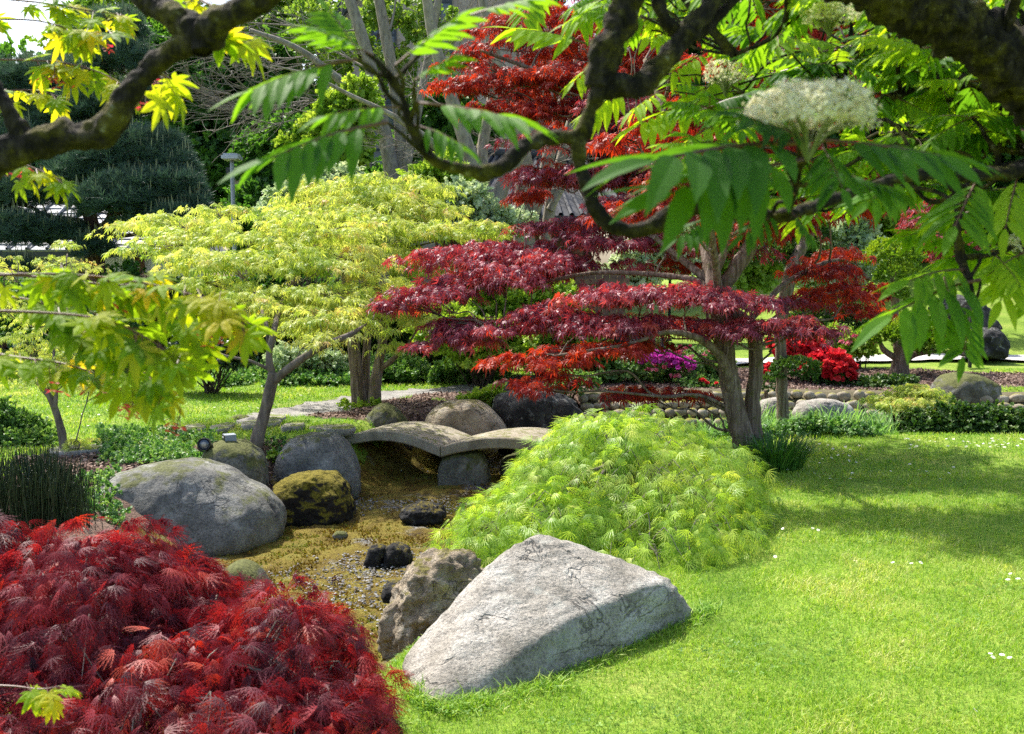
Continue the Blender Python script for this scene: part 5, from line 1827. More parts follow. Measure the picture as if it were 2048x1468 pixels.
def carpet(name, px0, px1, Y0_, Y1_, n, hgt, size, lm, temps=SPRAY, xf=None):
    mb = MB()
    Y = rng.uniform(Y0_, Y1_, n)
    x = (rng.uniform(px0, px1, n) - 1024) / F * Y
    e = fbm(np.stack([x, Y, 0 * x], -1) * 1.6, 3)
    k = e > -.45
    x, Y, e = x[k], Y[k], e[k]
    z = hz(x, Y) + hgt * np.clip(.55 + .5 * e, .1, 1.2) * rng.random(len(x)) ** .4
    p = np.stack([x, Y, z], -1)
    f = nrm(rng.normal(0, .8, p.shape) + [0, -.2, .25])
    R = frames(f, nrm(rng.normal(0, .4, p.shape) + [0, 0, 1]))
    for j, tp in enumerate(temps):
        mb.scatter(tp, p[j::len(temps)], R[j::len(temps)], size * rng.uniform(.7, 1.3, len(p[j::len(temps)])))
    return tag(mb.build(name, M[lm]), None, None, None, "stuff")


carpet("groundcover", 425, 760, 14.6, 16.9, 5200, .16, .13, 'cover')
carpet("groundcover", 740, 1010, 14.9, 16.9, 6500, .34, .15, 'shrub')
carpet("groundcover", 190, 420, 8.6, 10.2, 1500, .10, .09, 'cover')
carpet("groundcover", 40, 230, 6.9, 8.3, 900, .10, .08, 'cover')
carpet("groundcover", 530, 600, 8.9, 9.8, 500, .10, .07, 'cover')
carpet("groundcover", 1420, 1800, 9.95, 10.4, 1300, .14, .11, 'cover')

# tall grass in the bed and other blades


def tuftgrass(mb, p, h, temps=BLADE, lean=.25, wide=1.0, out=None):
    n = len(p)
    a = rng.uniform(0, 2 * math.pi, n)
    o = np.stack([np.cos(a), np.sin(a), 0 * a], -1) if out is None else out
    z = nrm(np.array([0, 0, 1.]) + o * lean + rng.normal(0, .1, (n, 3)))
    x = nrm(np.cross(o, z))
    y = np.cross(z, x)
    R = np.stack([x * wide, y, z], -1)
    w_ = rng.integers(0, len(temps), n)
    rn = np.clip(rng.normal(.5, .22, n), 0, 1)
    for j, tp in enumerate(temps):
        g = w_ == j
        mb.scatter(tp, p[g], R[g], h[g], 0, rn[g])


LONG = [T([(-w_, 0, 0), (w_, 0, 0), (w_ * .95, b * .1, .4), (-w_ * .95, b * .1, .4), (w_ * .6, b * .45, .78), (-w_ * .6, b * .45, .78), (0, b, .92)],
          [(0, 1, 2, 3), (3, 2, 4, 5), (5, 4, 6)]) for w_, b in ((.012, .3), (.012, .6), (.010, .12))]
mb = MB()
n = 8500
Y = rng.uniform(10.5, 12.6, n)
px = np.where(rng.random(n) < .55, rng.normal(1640, 85, n), rng.uniform(1330, 1790, n))
x = (px - 1024) / F * Y
tn = fbm(np.stack([x, Y, 0 * x], -1) * 1.7, 2)
h = rng.uniform(.25, .5, n) * (1 + .4 * tn) * np.where(px < 1500, .8, 1.1)
tuftgrass(mb, np.stack([x, Y, hz(x, Y) - .01], -1), h, LONG, .25, 1.3)
tag(mb.build("tall_grass", M['sedge']), None, None, None, "stuff")

ir = thing("iris_clump", "dark green strap leaved clump at the foot of the red maple trunk", "plant", (2.32, 8.6, 0))
mb = MB()
n = 620
a = rng.uniform(0, 2 * math.pi, n)
rr = np.sqrt(rng.random(n)) * .2
x, y = 2.30 + rr * np.cos(a) * 1.1, 8.6 + rr * np.sin(a)
o = np.stack([np.cos(a), np.sin(a), 0 * a], -1)
tuftgrass(mb, np.stack([x, y, hz(x, y) - .01], -1), rng.uniform(.24, .42, n), LONG, .35, 1.2, nrm(o + rng.normal(0, .3, (n, 3)) * [1, 1, 0]))
part(mb, "leaf_blades" if False else "foliage", M['iris'], ir)

hs = thing("horsetail_clump", "dense dark clump of upright horsetail stems left of the big smooth boulder", "plant", (-3.45, 7.0, H(-3.45, 7.0)))
mb = MB()
n = 1500
px = np.where(rng.random(n) < .7, rng.uniform(-60, 120, n), rng.normal(112, 30, n))
Y = rng.uniform(6.5, 7.4, n)
x = (px - 1024) / F * Y
st = T([(-.008, 0, 0), (.004, -.007, 0), (.004, .007, 0), (-.006, .03, 1), (.003, .025, 1), (.003, .035, 1)], [(0, 1, 4, 3), (1, 2, 5, 4), (2, 0, 3, 5), (3, 4, 5)])
tuftgrass(mb, np.stack([x, Y, hz(x, Y) - .01], -1), rng.uniform(.26, .46, n) * np.where(px > 100, .8, 1), [st], .08, 1.0)
part(mb, "stem", M['rush'], hs)["kind"] = "stuff"

# ------------------------------------------------------------------ yellow maples
maple_tree("japanese_maple", "yellow green maple with a slender forked leaning trunk beside the floodlights", (P(512, 900, 9.6)[0], 9.6, H(P(512, 900, 9.6)[0], 9.6)),
           [[(506, 915, 9.6, 15), (514, 880, 9.6, 13), (528, 830, 9.6, 12), (541, 775, 9.6, 12), (548, 745, 9.6, 12)],
            [(548, 760, 9.6, 8), (538, 715, 9.6, 7), (548, 660, 9.7, 6), (566, 600, 10.4, 5), (600, 540, 11.2, 4), (640, 480, 11.8, 3)],
            [(545, 765, 9.6, 9), (580, 735, 9.55, 8), (640, 695, 9.5, 7), (700, 670, 9.6, 6), (722, 655, 9.8, 3), (745, 640, 10.2, 1)],
            [(540, 710, 9.7, 5), (530, 640, 9.8, 4), (500, 570, 10.6, 3), (440, 520, 11.4, 3)]],
           [(430, 408, 12, 62, 12), (310, 432, 12, 85, 22), (400, 452, 11.6, 110, 30), (520, 452, 11.3, 120, 34), (640, 442, 11.3, 120, 36), (330, 482, 11.3, 90, 24),
            (450, 510, 10.8, 120, 30), (590, 510, 10.8, 120, 34), (700, 500, 11, 100, 40), (420, 556, 10.6, 80, 20), (520, 585, 10.3, 115, 30), (650, 572, 10.4, 110, 34),
            (590, 625, 9.9, 90, 24), (690, 632, 10.0, 80, 30), (622, 670, 9.6, 55, 22), (750, 560, 11, 70, 40), (640, 610, 9.8, 60, 25), (240, 445, 12, 40, 14), (480, 620, 10, 50, 16), (560, 480, 11.5, 60, 40)],
           500, .088, [PALM7, PALM7B], 'yellow', 'bark_young', None, .009, sp=.17, down=.35,
           extra=[[(540, 740, 9.6, 4), (500, 722, 9.5, 3), (450, 712, 9.4, 3), (420, 700, 9.4, 2), (390, 708, 9.4, 1.5)], [(450, 712, 9.4, 2), (430, 725, 9.4, 1.5), (415, 745, 9.4, 1)]])
maple_tree("japanese_maple", "yellow green maple on three upright rough stems behind the stone bridge", (P(728, 830, 12.6)[0], 12.6, H(P(728, 830, 12.6)[0], 12.6)),
           [[(720, 835, 12.6, 16), (716, 770, 12.6, 14), (708, 700, 12.6, 12), (706, 640, 12.6, 11), (690, 560, 12.8, 8), (670, 480, 13, 5)],
            [(748, 830, 12.5, 13), (752, 760, 12.5, 11), (764, 690, 12.5, 9), (772, 610, 12.6, 8), (800, 520, 12.8, 6), (840, 440, 13, 4)],
            [(734, 828, 12.7, 9), (732, 740, 12.7, 8), (736, 660, 12.8, 7), (742, 560, 13, 6), (730, 450, 13.2, 4)]],
           [(800, 440, 12.6, 110, 34), (890, 450, 12.6, 90, 26), (780, 500, 12.5, 110, 36), (700, 402, 13.2, 110, 36), (600, 410, 13.4, 90, 30), (955, 442, 12.6, 55, 16), (720, 360, 13.6, 100, 28),
            (830, 365, 13.6, 95, 32), (770, 620, 12.2, 50, 26), (790, 560, 12.3, 85, 38), (850, 620, 12.3, 50, 26), (640, 370, 14, 80, 28), (760, 400, 13.2, 110, 36), (870, 400, 13.2, 70, 30), (780, 670, 12.2, 35, 20),
            (680, 470, 12.8, 90, 36), (880, 520, 12.6, 60, 30), (630, 640, 12.9, 60, 26)],
           540, .092, [PALM5, PALM7B], 'yellow', 'bark_red', None, .014, sp=.2, down=.35,
           extra=[[(758, 740, 12.5, 6), (790, 715, 12.4, 5), (815, 690, 12.3, 3), (840, 650, 12.3, 2)]])
maple_tree("young_maple", "slim young maple stem at the left with sparse lime leaves", (P(130, 960, 9.1)[0], 9.1, H(P(130, 960, 9.1)[0], 9.1)),
           [[(130, 975, 9.1, 9), (130, 920, 9.1, 8), (124, 870, 9.1, 8), (114, 830, 9.1, 7), (100, 795, 9.1, 7), (80, 770, 9.1, 5), (60, 740, 9.2, 3)],
            [(110, 820, 9.1, 5), (112, 770, 9.1, 4), (108, 720, 9.2, 3), (110, 660, 9.4, 2.5), (120, 560, 9.6, 2)],
            [(130, 900, 9.1, 3), (142, 888, 9.05, 2), (152, 880, 9.0, 1)]],
           [(90, 745, 9.2, 80, 22), (150, 700, 9.4, 90, 30), (60, 680, 9.6, 80, 36), (110, 620, 9.6, 90, 36), (160, 880, 9.0, 34, 10), (120, 515, 10.4, 60, 22), (20, 520, 10.4, 50, 30), (140, 482, 10.6, 22, 10), (-20, 600, 9.8, 70, 40), (190, 760, 9.2, 40, 14)],
           900, .05, [PALM7B], 'yellow', 'bark_young', None, .010, sp=.15)
maple_tree("golden_maple_shrub", "low golden green maple shrub between the tall grass and the dark low shrub", (P(1800, 885, 11), 11, 0)[0][[0, 1, 2]] * [1, 1, 0],
           [[(1800, 885, 11, 4), (1790, 850, 11, 3), (1785, 815, 11, 2.5), (1780, 795, 11, 2)], [(1805, 885, 11, 4), (1815, 850, 11, 3), (1830, 815, 11, 2)], [(1808, 880, 11, 3), (1840, 850, 11, 2.5), (1860, 815, 11, 2)]],
           [(1785, 790, 11.1, 42, 10), (1835, 772, 11.1, 40, 9), (1820, 800, 10.9, 50, 12), (1868, 800, 11, 30, 10), (1850, 785, 11.1, 42, 10), (1770, 805, 11, 30, 10)],
           2600, .055, [PALM5, PALM7B], 'yellow', 'twig', None, .006, sp=.09, limbparts=False)
maple_tree("red_maple", "dark red maple far back at the right above the clipped dome", (P(1900, 620, 23)[0], 23, H(P(1900, 620, 23)[0], 23)),
           [[(1900, 640, 23, 9), (1895, 560, 23, 8), (1890, 480, 23, 6), (1880, 400, 23, 4)]],
           [(1880, 395, 23, 60, 22), (1850, 430, 23, 50, 22), (1930, 430, 23, 60, 24), (1890, 465, 22.6, 60, 22), (1960, 480, 22.6, 45, 20), (1900, 500, 22.6, 45, 16)],
           420, .11, [PALM5], 'red', 'bark_red', None, .02, sp=.3)

# ------------------------------------------------------------------ the big red maple
RP = [(798, 600, 9.7, 62, 24), (850, 578, 9.7, 90, 24), (905, 560, 9.8, 80, 22), (893, 498, 10.1, 72, 17), (980, 492, 10.1, 110, 24), (1010, 515, 10, 130, 22), (1120, 510, 9.9, 120, 24), (1060, 545, 9.8, 90, 18), (965, 540, 9.9, 90, 18),
      (1190, 468, 10, 110, 30), (1200, 580, 9.0, 90, 22), (1280, 572, 8.9, 110, 22), (1370, 575, 8.8, 110, 24), (1460, 590, 8.7, 110, 24), (1575, 640, 8.4, 90, 25), (1490, 645, 8.6, 90, 22), (1620, 655, 8.5, 45, 14),
      (930, 672, 9.5, 85, 27), (1010, 645, 9.4, 85, 20), (900, 640, 9.6, 60, 18), (1170, 640, 9.1, 110, 22), (1300, 635, 9.0, 120, 24), (1400, 640, 8.9, 100, 22), (1100, 620, 9.3, 90, 20),
      (1250, 420, 10.2, 120, 32), (1140, 440, 10.3, 80, 22), (1330, 385, 10, 120, 36), (1440, 480, 9.6, 90, 36), (1090, 345, 10.6, 80, 28), (1340, 470, 9.9, 80, 30), (1180, 350, 10.5, 90, 26), (1400, 330, 10, 120, 36),
      (1150, 265, 10.7, 110, 28), (1280, 285, 10.6, 110, 34), (1250, 325, 10.4, 110, 24), (1240, 200, 10.8, 110, 38)]
RP2 = [(1075, 708, 8.7, 95, 12), (1180, 690, 8.7, 95, 13), (1270, 680, 8.8, 90, 14), (1055, 760, 8.5, 62, 22), (1110, 745, 8.6, 50, 14), (1265, 775, 8.9, 70, 12), (1370, 778, 9.1, 60, 12),
       (1680, 565, 9.7, 90, 34), (1725, 610, 9.8, 60, 22), (1640, 530, 9.6, 80, 26), (1600, 590, 9.4, 70, 22), (1750, 575, 9.8, 35, 22), (1690, 500, 9.9, 60, 16),
       (1090, 330, 10.6, 60, 22), (1060, 385, 10.6, 50, 12), (1240, 350, 10.6, 60, 16), (1340, 520, 10, 60, 20), (1300, 450, 10.3, 60, 20)]
RT = [(935, 118, 11.4, 62, 30), (1030, 78, 11.5, 100, 34), (995, 150, 11.1, 100, 28), (1100, 140, 11, 120, 34), (1190, 80, 11.4, 110, 44), (1310, 110, 11.4, 100, 46), (1110, 210, 10.9, 110, 30), (1010, 40, 11.6, 80, 30), (1360, 200, 10.8, 100, 44), (930, 165, 11.2, 55, 18),
      (1190, 150, 11, 110, 36), (1280, 30, 11.6, 120, 40), (1120, 20, 11.7, 110, 34), (1010, 200, 11, 80, 20)]
RS = [(1250, -120, 8.5, 110, 50), (1350, -130, 8.5, 120, 50), (1450, -140, 8.4, 120, 50), (1560, -140, 8.3, 120, 50), (1330, -20, 8.5, 110, 45), (1660, -130, 8.2, 120, 50), (1450, -60, 8.7, 120, 50), (1600, -40, 8.2, 130, 50), (1560, 60, 8.4, 120, 45), (1700, 40, 8.2, 120, 50), (1380, -90, 9.0, 120, 50), (1780, -60, 8.0, 110, 50), (1500, 100, 10.2, 130, 50), (1600, 200, 9.6, 120, 45), (1550, 330, 9.4, 130, 40), (1460, 280, 9.8, 120, 45), (1640, 400, 9.2, 110, 35), (1700, 300, 9.3, 110, 40), (1520, 440, 9.2, 110, 36)]  # upper crown pads, many out of view, added to cast shade on the lawn
RS += [(1300, 405, 8.0, 100, 34), (1380, 350, 8.0, 110, 36), (1450, 330, 8.0, 110, 36), (1520, 275, 8.0, 110, 36), (1600, 215, 8.0, 110, 36), (1680, 150, 7.9, 110, 36), (1270, 270, 8.3, 90, 32), (1350, 235, 8.2, 100, 34), (1480, 180, 8.1, 110, 36), (1600, 90, 8.0, 110, 40), (1750, 60, 7.9, 110, 40), (1690, 330, 7.9, 90, 30)]  # nearer pads added so that shade falls on the lawn beside the mound
rr5 = np.random.default_rng(4)
RF = []
for i in range(46):                                  # small loose sprays between the tiers
    a = RP[rr5.integers(0, len(RP))]
    b = RP[rr5.integers(0, len(RP))]
    if abs(a[0] - b[0]) < 260 and abs(a[1] - b[1]) < 130:
        q = rr5.uniform(.3, .7)
        RF.append((a[0] * q + b[0] * (1 - q), a[1] * q + b[1] * (1 - q) + rr5.normal(0, 8), a[2] * q + b[2] * (1 - q) + rr5.normal(0, .15), rr5.uniform(35, 70), rr5.uniform(10, 18)))
rb_ = P(1492, 915, 8.9)
maple_tree("red_maple", "large spreading red Japanese maple on two rough grey brown stems behind the green mound", (rb_[0], 8.9, H(rb_[0], 8.9)),
           [[(1498, 935, 8.85, 25), (1488, 890, 8.85, 21), (1473, 830, 8.85, 20), (1460, 770, 8.85, 19), (1450, 700, 8.85, 18), (1438, 630, 8.9, 17), (1426, 560, 9, 15), (1412, 490, 9.2, 14), (1400, 420, 9.4, 11), (1370, 330, 9.7, 8), (1330, 230, 10, 6), (1290, 120, 10.5, 4)],
            [(1504, 930, 8.95, 20), (1508, 880, 8.95, 17), (1505, 800, 8.95, 15), (1512, 730, 8.95, 14), (1502, 660, 9, 14), (1440, 600, 9.1, 15), (1470, 540, 9.1, 15), (1500, 490, 9.15, 14), (1515, 420, 9.2, 11), (1540, 330, 9.3, 8), (1570, 220, 9.5, 5)],
            [(1462, 780, 8.8, 11), (1450, 730, 8.7, 10), (1425, 695, 8.65, 9), (1385, 672, 8.6, 7), (1330, 665, 8.6, 5), (1250, 690, 8.6, 4), (1120, 710, 8.6, 3)],
            [(1430, 570, 9.1, 9), (1390, 540, 9.3, 8), (1340, 500, 9.5, 6), (1300, 470, 9.7, 5), (1240, 440, 10, 4)],
            [(1425, 560, 9, 8), (1450, 500, 9.1, 8), (1470, 440, 9.2, 6), (1480, 380, 9.4, 4)],
            [(1432, 585, 9.0, 8), (1370, 556, 9.2, 6), (1200, 545, 9.5, 4), (1080, 565, 9.6, 3.5), (980, 575, 9.7, 3), (880, 590, 9.7, 2)],
            [(1455, 640, 9, 6), (1300, 650, 9.1, 5), (1150, 660, 9.3, 4), (1000, 670, 9.4, 3)],
            [(1500, 640, 9.1, 7), (1580, 560, 9.4, 5), (1680, 520, 9.7, 3.5), (1740, 560, 9.8, 2)],
            [(1440, 610, 8.9, 9), (1430, 520, 8.6, 8), (1420, 430, 8.3, 7), (1450, 330, 8.1, 6), (1520, 240, 8.0, 5), (1620, 140, 8.0, 4), (1700, 70, 7.9, 2)],
            [(1424, 450, 8.35, 6), (1370, 385, 8.1, 4), (1300, 330, 8.2, 3), (1270, 260, 8.3, 2)],
            [(1370, 330, 9.8, 7), (1250, 220, 10.5, 6), (1120, 160, 11, 5), (960, 100, 11.3, 3)]],
           [(a, b, c, d * 1.05, e * .72) for a, b, c, d, e in RP + RF], 600, .082, [PALM7, PALM7B], 'red', 'bark_red', None, .016, sp=.15, sides=18, knob=.12, lm2='redtop', pads2=[(a, b, c, d, e * .8) for a, b, c, d, e in RP2 + RT + RS], down=.45, flat=.5)

# ------------------------------------------------------------------ laceleaf maples


def lace_mound(name, label, base, ells, tiers, k, size, temps, lm, reach=.24, drop=1.3, lift=.05, stems=8, keep=None, inner=.35, hollow=-.12):
    base = np.asarray(base, float)
    t = thing(name, label, "shrub", base)
    es = [E(*e) for e in ells]
    area = np.array([r[0] * r[1] + r[0] * r[2] + r[1] * r[2] for c, r in es])
    mb, mt = MB(), MB()
    PPs, NNs = [], []
    for i, ((c, r), a) in enumerate(zip(es, area / area.sum())):
        m = int(tiers * a * 1.5)
        d = sphere_dirs(m, -.25)
        rad = 1 + .16 * fbm(d * 2.6 + i * 5.1, 3)
        p = c + d * r * rad[:, None]
        ok = np.ones(m, bool)
        for j, (c2, r2) in enumerate(es):
            if j != i:
                ok &= np.linalg.norm((p - c2) / r2, axis=1) > .93
        PPs.append(p[ok])
        NNs.append(nrm(d / r)[ok])
    Pp, Nn = np.vstack(PPs), np.vstack(NNs)
    g = Pp[:, 2] > hz(Pp[:, 0], Pp[:, 1]) + .02
    Pp, Nn = Pp[g], Nn[g]
    layers = [(1.0, 1.0), (.84, inner)]
    for sc_, fr in layers:
        gap = fbm(Pp * 4.2 + 3.3, 2)
        sel = (rng.random(len(Pp)) < fr) & ((gap > hollow) if sc_ == 1 else (gap > -9))
        p0, n0 = Pp[sel].copy(), Nn[sel]
        cen = np.mean([c for c, r in es], 0)
        if sc_ < 1:
            p0 = p0 - n0 * rng.uniform(.08, .22, (len(p0), 1))
        m = len(p0)
        o = n0 * [1, 1, 0]
        flat_ = np.linalg.norm(o, axis=1) < .3
        a = rng.uniform(0, 2 * math.pi, m)
        o[flat_] += np.stack([np.cos(a), np.sin(a), 0 * a], -1)[flat_]
        o = nrm(o + rng.normal(0, .25, (m, 3)) * [1, 1, 0])
        b = np.cross([0, 0, 1.], o)
        slope = np.clip(np.sqrt(np.maximum(0, 1 - n0[:, 2] ** 2)) / np.maximum(n0[:, 2], .25), 0, 2.2)
        ph = rng.normal(0, .75, (m, k))
        s = np.sqrt(rng.random((m, k))) * reach * rng.uniform(.6, 1.3, (m, 1))
        dirv = np.cos(ph)[..., None] * o[:, None] + np.sin(ph)[..., None] * b[:, None]
        z = lift * rng.uniform(0, 1.6, (m, 1)) - s * slope[:, None] * np.cos(ph) * .75 - drop * s * s + rng.normal(0, .012, (m, k))
        pos = p0[:, None] + dirv * s[..., None]
        pos[..., 2] += z
        f = dirv + np.array([0, 0, -1.]) * (.25 + .55 * slope[:, None] + 2.2 * s)[..., None] + rng.normal(0, .42, pos.shape)
        nn = n0[:, None] * .6 + [0, 0, .4] + rng.normal(0, .55, pos.shape)
        pos, f, nn = pos.reshape(-1, 3), f.reshape(-1, 3), nrm(nn.reshape(-1, 3))
        rn = np.clip(np.repeat(rng.normal(.5, .18, m), k) + rng.normal(0, .16, m * k), 0, 1)
        w_ = rng.integers(0, len(temps), m * k)
        sz = size * rng.uniform(.7, 1.25, m * k)
        R = frames(f, nn)
        for j, tp in enumerate(temps):
            q = w_ == j
            mb.scatter(tp, pos[q], R[q], sz[q], 0, rn[q])
        for i in rng.choice(m, min(m, int(m * .4)), replace=False):
            e = p0[i] + dirv[i, 0] * reach * .8 - [0, 0, .3 * reach + slope[i] * reach * .5]
            tube(mb, [p0[i] - n0[i] * .12 - o[i] * .08, p0[i] + [0, 0, lift * .5], (p0[i] + e) / 2 + [0, 0, .02], e], [.004, .003, .002, .001], 4, 2, mat=1)
    mbt = MB()
    tp0 = base + [0, 0, .3]
    tube(mbt, [base - [0, 0, .1], base + [.02, 0, .15], tp0], [.05, .045, .035], 9, 4, knob=.15, kf=12)
    part(mbt, "trunk", M['bark_young'], t, True)
    for i in rng.choice(len(Pp), stems, replace=False):
        mbt = MB()
        pp, rr = limb(tp0 - [0, 0, rng.uniform(0, .15)], Pp[i] - Nn[i] * .04, .018, .005, .07, .12, 6)
        tube(mbt, pp, rr, 7, 5, knob=.12, kf=20)
        part(mbt, "branch", M['bark_young'], t, True)
    part(mb, "foliage", [M[lm], M['greytwig']], t)
    return t


lace_mound("laceleaf_maple", "weeping bright green laceleaf maple mound beside the lawn behind the pale rock", (.85, 6.9, 0),
           [(1250, 1000, 6.9, 190, 135, .9), (1070, 1070, 6.3, 115, 85, .6), (1360, 1055, 6.4, 115, 85, .6), (1205, 900, 7.2, 70, 48, .5), (1310, 905, 7.3, 95, 50, .55), (990, 1090, 6.15, 60, 55, .4), (1420, 975, 7.0, 80, 70, .55), (1290, 1085, 6.1, 105, 65, .45), (1120, 970, 6.8, 80, 60, .5)],
           860, 17, .112, LACE, 'lace_green', .27, 1.7, .10, 10, hollow=-.34)
lace_mound("laceleaf_maple", "weeping dark red laceleaf maple filling the near left corner", (-1.45, 3.6, H(-1.45, 3.6)),
           [(190, 1355, 3.75, 265, 262, .7), (572, 1365, 3.5, 105, 140, .4), (330, 1510, 3.3, 340, 200, .55), (660, 1480, 3.3, 85, 95, .35), (-80, 1290, 3.7, 200, 200, .6), (400, 1310, 3.6, 60, 70, .4), (540, 1550, 3.1, 190, 120, .4)],
           1050, 20, .088, LACE_FINE, 'lace_red', .19, 1.9, .08, 16, inner=.35)

# ------------------------------------------------------------------ near maple at the left
fm = thing("maple_tree", "near maple with thick mossy branch and yellow green leaves hanging in from the left", "tree", (-1.75, 1.55, 0))
mb = MB()
tube(mb, [(-1.75, 1.55, -.1), (-1.72, 1.55, .5), (-1.62, 1.57, 1.1), (-1.45, 1.6, 1.6), (-1.3, 1.62, 2.0), (-1.15, 1.65, 2.5)], [.10, .085, .075, .065, .055, .045], 14, 8, knob=.1, kf=12, flare=.3)
part(mb, "trunk", M['bark_near'], fm, True)
fmb = [[(-330, 400, 1.62, 42), (-80, 352, 1.62, 38), (30, 300, 1.62, 35), (120, 272, 1.62, 33), (190, 268, 1.62, 31), (225, 245, 1.62, 30), (262, 185, 1.62, 27), (305, 135, 1.62, 26), (360, 98, 1.6, 27), (405, 75, 1.58, 34), (445, 38, 1.56, 30), (510, 5, 1.54, 27), (600, -50, 1.5, 25)],
       [(405, 105, 1.57, 22), (398, 70, 1.58, 30), (345, 30, 1.6, 29), (295, 0, 1.62, 26), (240, -60, 1.65, 24)],
       [(60, 290, 1.62, 26), (30, 245, 1.62, 22), (0, 195, 1.62, 20), (-70, 110, 1.63, 18)]]
for b in fmb:
    mb = MB()
    ptube(mb, [(q0, q1, q2, q3 * .9) for q0, q1, q2, q3 in b], 24, 22, knob=.30, kf=42)
    part(mb, "branch", M['bark_near'], fm, True)
mb = MB()
TW = [([(-120, 560, 1.9), (60, 548, 1.9), (220, 556, 1.88), (350, 580, 1.86), (440, 612, 1.84), (500, 648, 1.83)], 2.2, 36),
      ([(-120, 585, 2.0), (60, 600, 2.0), (150, 640, 1.98), (230, 700, 1.95), (300, 755, 1.93), (345, 800, 1.9)], 2.4, 34),
      ([(-120, 690, 2.1), (40, 715, 2.1), (130, 728, 2.08), (240, 762, 2.05), (340, 785, 2.0)], 2.0, 26),
      ([(-120, 620, 1.8), (80, 625, 1.8), (210, 640, 1.8), (300, 680, 1.8), (370, 730, 1.8)], 2.0, 24),
      ([(-100, 540, 2.1), (120, 560, 2.1), (260, 600, 2.1), (360, 640, 2.1), (400, 690, 2.1)], 1.8, 22),
      ([(120, 560, 1.95), (250, 570, 1.95), (300, 545, 1.95)], 1.2, 12),
      ([(-100, 40, 2.4), (60, 40, 2.4), (150, 60, 2.4), (230, 70, 2.4)], 1.5, 22),
      ([(-100, 120, 2.5), (50, 120, 2.5), (150, 130, 2.5), (230, 160, 2.45), (262, 200, 2.4)], 1.5, 26),
      ([(-100, -10, 2.6), (80, 5, 2.6), (170, 20, 2.6), (250, 30, 2.6)], 1.5, 20),
      ([(-60, 190, 2.6), (60, 180, 2.6), (140, 200, 2.6)], 1.2, 12),
      ([(-60, 300, 2.3), (20, 320, 2.3), (90, 345, 2.3), (125, 365, 2.3)], 1.1, 12),
      ([(420, 60, 1.8), (470, 70, 1.9), (515, 90, 1.95)], 1, 6),
      ([(310, 140, 1.8), (335, 155, 1.85), (350, 165, 1.9)], .9, 4),
      ([(440, 20, 1.9), (400, 0, 2.0), (380, -10, 2.0)], .9, 5),
      ([(-80, 1370, 2.3), (20, 1372, 2.3), (80, 1378, 2.3), (120, 1372, 2.3)], 1.0, 10)]
for pth, spr, n in TW:
    pts = np.array([P(*q) for q in pth])
    q = catmull(pts, 10)
    tube(mb, pts, np.linspace(.0030, .0009, len(pts)), 6, 8, mat=1)
    tt = np.sort(rng.uniform(.15, 1, int(n * .68)))
    for i, t_ in enumerate(tt):
        c = q[int(t_ * (len(q) - 1))]
        al = nrm(q[min(len(q) - 1, int(t_ * (len(q) - 1)) + 1)] - q[max(0, int(t_ * (len(q) - 1)) - 1)])
        sd = nrm(np.cross(al, [0, 0, 1.]))
        for sg in (-1, 1):
            f = nrm(al * rng.uniform(.1, .8) + sg * sd * rng.uniform(.3, .9) + np.array([0, 0, -rng.uniform(.05, .8)]) + rng.normal(0, .18, 3))
            pl = rng.uniform(.015, .04)
            base_ = c + f * pl + [0, 0, rng.normal(0, .006)]
            nn = np.array([0, -.15, 1.]) + rng.normal(0, .28, 3)
            s_ = rng.uniform(.045, .070) * (.85 if pth[0][2] > 2.25 else 1)
            mb.scatter(MAPLE[rng.integers(0, 3)], base_[None], frames(f[None], nn[None]), [s_], 0, [np.clip(.45 + .2 * rng.normal() + (.1 if pth[0][1] < 380 else 0), 0, 1)])
            tube(mb, [c, base_], [.0009, .0008], 4, 1, mat=1)
part(mb, "foliage", [M['fgmaple'], M['stalk']], fm)
WING = T([(0, 0, 0), (.16, .35, .02), (.24, .75, 0), (.05, 1, -.02), (-.08, .5, 0)], [(0, 1, 2, 3, 4)])
for px, py, Y, n in ((425, 672, 1.85, 9), (265, 815, 1.93, 9), (360, 850, 1.9, 7), (110, 165, 2.45, 9), (292, 205, 2.4, 9), (310, 165, 2.4, 5), (40, 345, 2.3, 7), (60, 352, 2.3, 5), (100, 770, 2.0, 4), (262, 610, 1.9, 3), (445, 655, 1.83, 4), (215, 95, 2.45, 5), (190, 775, 2.0, 4)):
    c = P(px, py - 18, Y)
    mb = MB()
    for i in range(n):
        e = c + np.array([rng.normal(0, .016), rng.normal(0, .014), -rng.uniform(.008, .036)])
        tube(mb, [c + [0, 0, .02], c, e], [.0006, .0006, .0005], 4, 2, mat=1)
        for sg in (-1, 1):
            f = np.array([[sg * rng.uniform(.5, 1), rng.normal(0, .5), rng.uniform(-.6, .3)]])
            mb.scatter(WING, e[None], frames(f, nrm(rng.normal(0, 1, (1, 3)))), [rng.uniform(.011, .017)])
    part(mb, "samara_cluster", [M['samara'], M['stalk']], fm)

